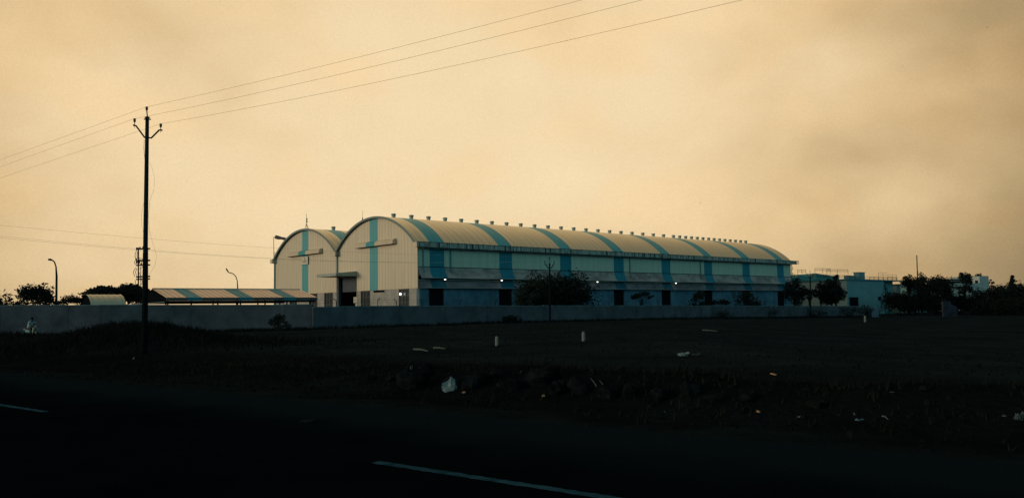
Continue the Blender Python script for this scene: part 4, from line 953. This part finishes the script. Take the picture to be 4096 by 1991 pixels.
# overcast glow: warm bright centre falling to tan at the sides
da=mth('SUBTRACT',az,R(-3)); de=mth('SUBTRACT',el,R(10))
aL=mth('MAXIMUM',mth('MULTIPLY',da,-1),0); aR=mth('MAXIMUM',da,0)
q=mth('ADD',mth('POWER',mth('DIVIDE',aL,R(45)),2),mth('POWER',mth('DIVIDE',aR,R(37)),2))
q=mth('ADD',q,mth('POWER',mth('DIVIDE',mth('MAXIMUM',mth('MULTIPLY',de,-1),0),R(15.5)),2))
q=mth('ADD',q,mth('POWER',mth('DIVIDE',mth('MAXIMUM',de,0),R(44)),2))
n1=noi(3.6,(1,1,1.7),3,.45,(5.3,2.2,1.6)); n2=noi(11,(1,1,1.5),4,.5,(0,2.,0))
n3=noi(7.0,(1,1,1.7),2.5,.42,(7.,3.2,2.))
amp=mth('ADD',.75,mth('MULTIPLY',mr(az,R(-5),R(25),0,1),.25))
q=mth('ADD',q,mth('MULTIPLY',mth('MULTIPLY',mth('SUBTRACT',n1,.5),.8),amp)); q=mth('ADD',q,mth('MULTIPLY',mth('MULTIPLY',mth('SUBTRACT',n3,.5),.62),amp)); q=mth('ADD',q,mth('MULTIPLY',mth('SUBTRACT',n2,.5),.28))
cr=N.new('ShaderNodeValToRGB'); LK.new(mr(q,-.25,1.9,0,1,'LINEAR'),cr.inputs[0])
E_=cr.color_ramp.elements; E_[0].position=0; E_[0].color=(.95,.74,.465,1); E_[1].position=1; E_[1].color=(.23,.165,.09,1)
for ps,c in ((.19,(.88,.665,.395)),(.34,(.73,.525,.285)),(.53,(.48,.335,.17)),(.68,(.33,.235,.125))): e=E_.new(ps); e.color=(*c,1)
# grain-like fine cloud texture
fine=noi(520,(1,1,1),2,.7)
colr=mixc(1.0,cr.outputs[0],mixc(mr(fine,.3,.7,0,1,'LINEAR'),(.955,.955,.955),(1.045,1.045,1.045)),'MULTIPLY')
hu=noi(6.5,(1,1,2.),2,.4,(3.,8.,1.))
colr=mixc(1.0,colr,mixc(mr(hu,.42,.66),(.985,1.0,1.0),(1.02,.992,.94)),'MULTIPLY')
# fade overhead and away from the bright quarter of the sky
elm=mr(el,R(48),R(84),1,.05); 
azf=mth('MULTIPLY',mr(az,R(38),R(75),1,.04),1.0)
below=mr(el,R(-3),R(-.5),0,1)
fac=mth('MULTIPLY',mth('MULTIPLY',elm,azf),below)
bg2=N.new('ShaderNodeBackground'); LK.new(colr,bg2.inputs[0]); LK.new(fac,bg2.inputs[1])
# low glow round the veiled sun, left of and behind the viewer
dz=mth('SUBTRACT',az,SUN_AZ); gl=mth('MULTIPLY',mr(mth('ABSOLUTE',dz),0,R(62),1,0),mth('MULTIPLY',mr(el,R(2),R(30),1,0),below))
bg3=N.new('ShaderNodeBackground'); bg3.inputs[0].default_value=(1.,.84,.56,1); LK.new(mth('MULTIPLY',gl,.75),bg3.inputs[1])
# dull blue-green cloud overhead and behind
bg4=N.new('ShaderNodeBackground'); bg4.inputs[0].default_value=(.024,.092,.112,1)
hid=mth('SUBTRACT',1.,mth('MULTIPLY',mr(mth('ABSOLUTE',mth('ADD',az,R(15))),R(55),R(95),1,0),mr(el,R(48),R(84),1,0)))
LK.new(mth('MULTIPLY',hid,mth('MULTIPLY',mr(el,R(-3),R(0),0,1.0),mr(el,R(12),R(50),4.2,.35))),bg4.inputs[1])
LK.new(sky.outputs[0],bg1.inputs[0])
def add(a,b_): n=N.new('ShaderNodeAddShader'); LK.new(a,n.inputs[0]); LK.new(b_,n.inputs[1]); return n.outputs[0]
bg1.inputs[1].default_value=.05
# the direct Nishita light only counts where the cloud is thin, overhead
LK.new(mth('MULTIPLY',mr(el,R(20),R(70),0,1),.06),bg1.inputs[1])
LK.new(add(add(bg2.outputs[0],bg3.outputs[0]),add(bg4.outputs[0],bg1.outputs[0])),out.inputs[0])
sl=bpy.data.lights.new('sun','SUN'); sl.energy=1.05; sl.angle=R(14); sl.color=(1,.83,.58); so=bpy.data.objects.new('sun',sl); COL.objects.link(so)
dv=Vector((math.sin(SUN_AZ)*math.cos(SUN_EL),math.cos(SUN_AZ)*math.cos(SUN_EL),math.sin(SUN_EL))); so.rotation_euler=dv.to_track_quat('Z','Y').to_euler(); so.location=(0,0,30)
vs=sc.view_settings; vs.view_transform='Standard'; vs.look='None'; vs.exposure=0; vs.gamma=1
sc.cycles.max_bounces=5; sc.cycles.use_denoising=True; sc.render.film_transparent=False
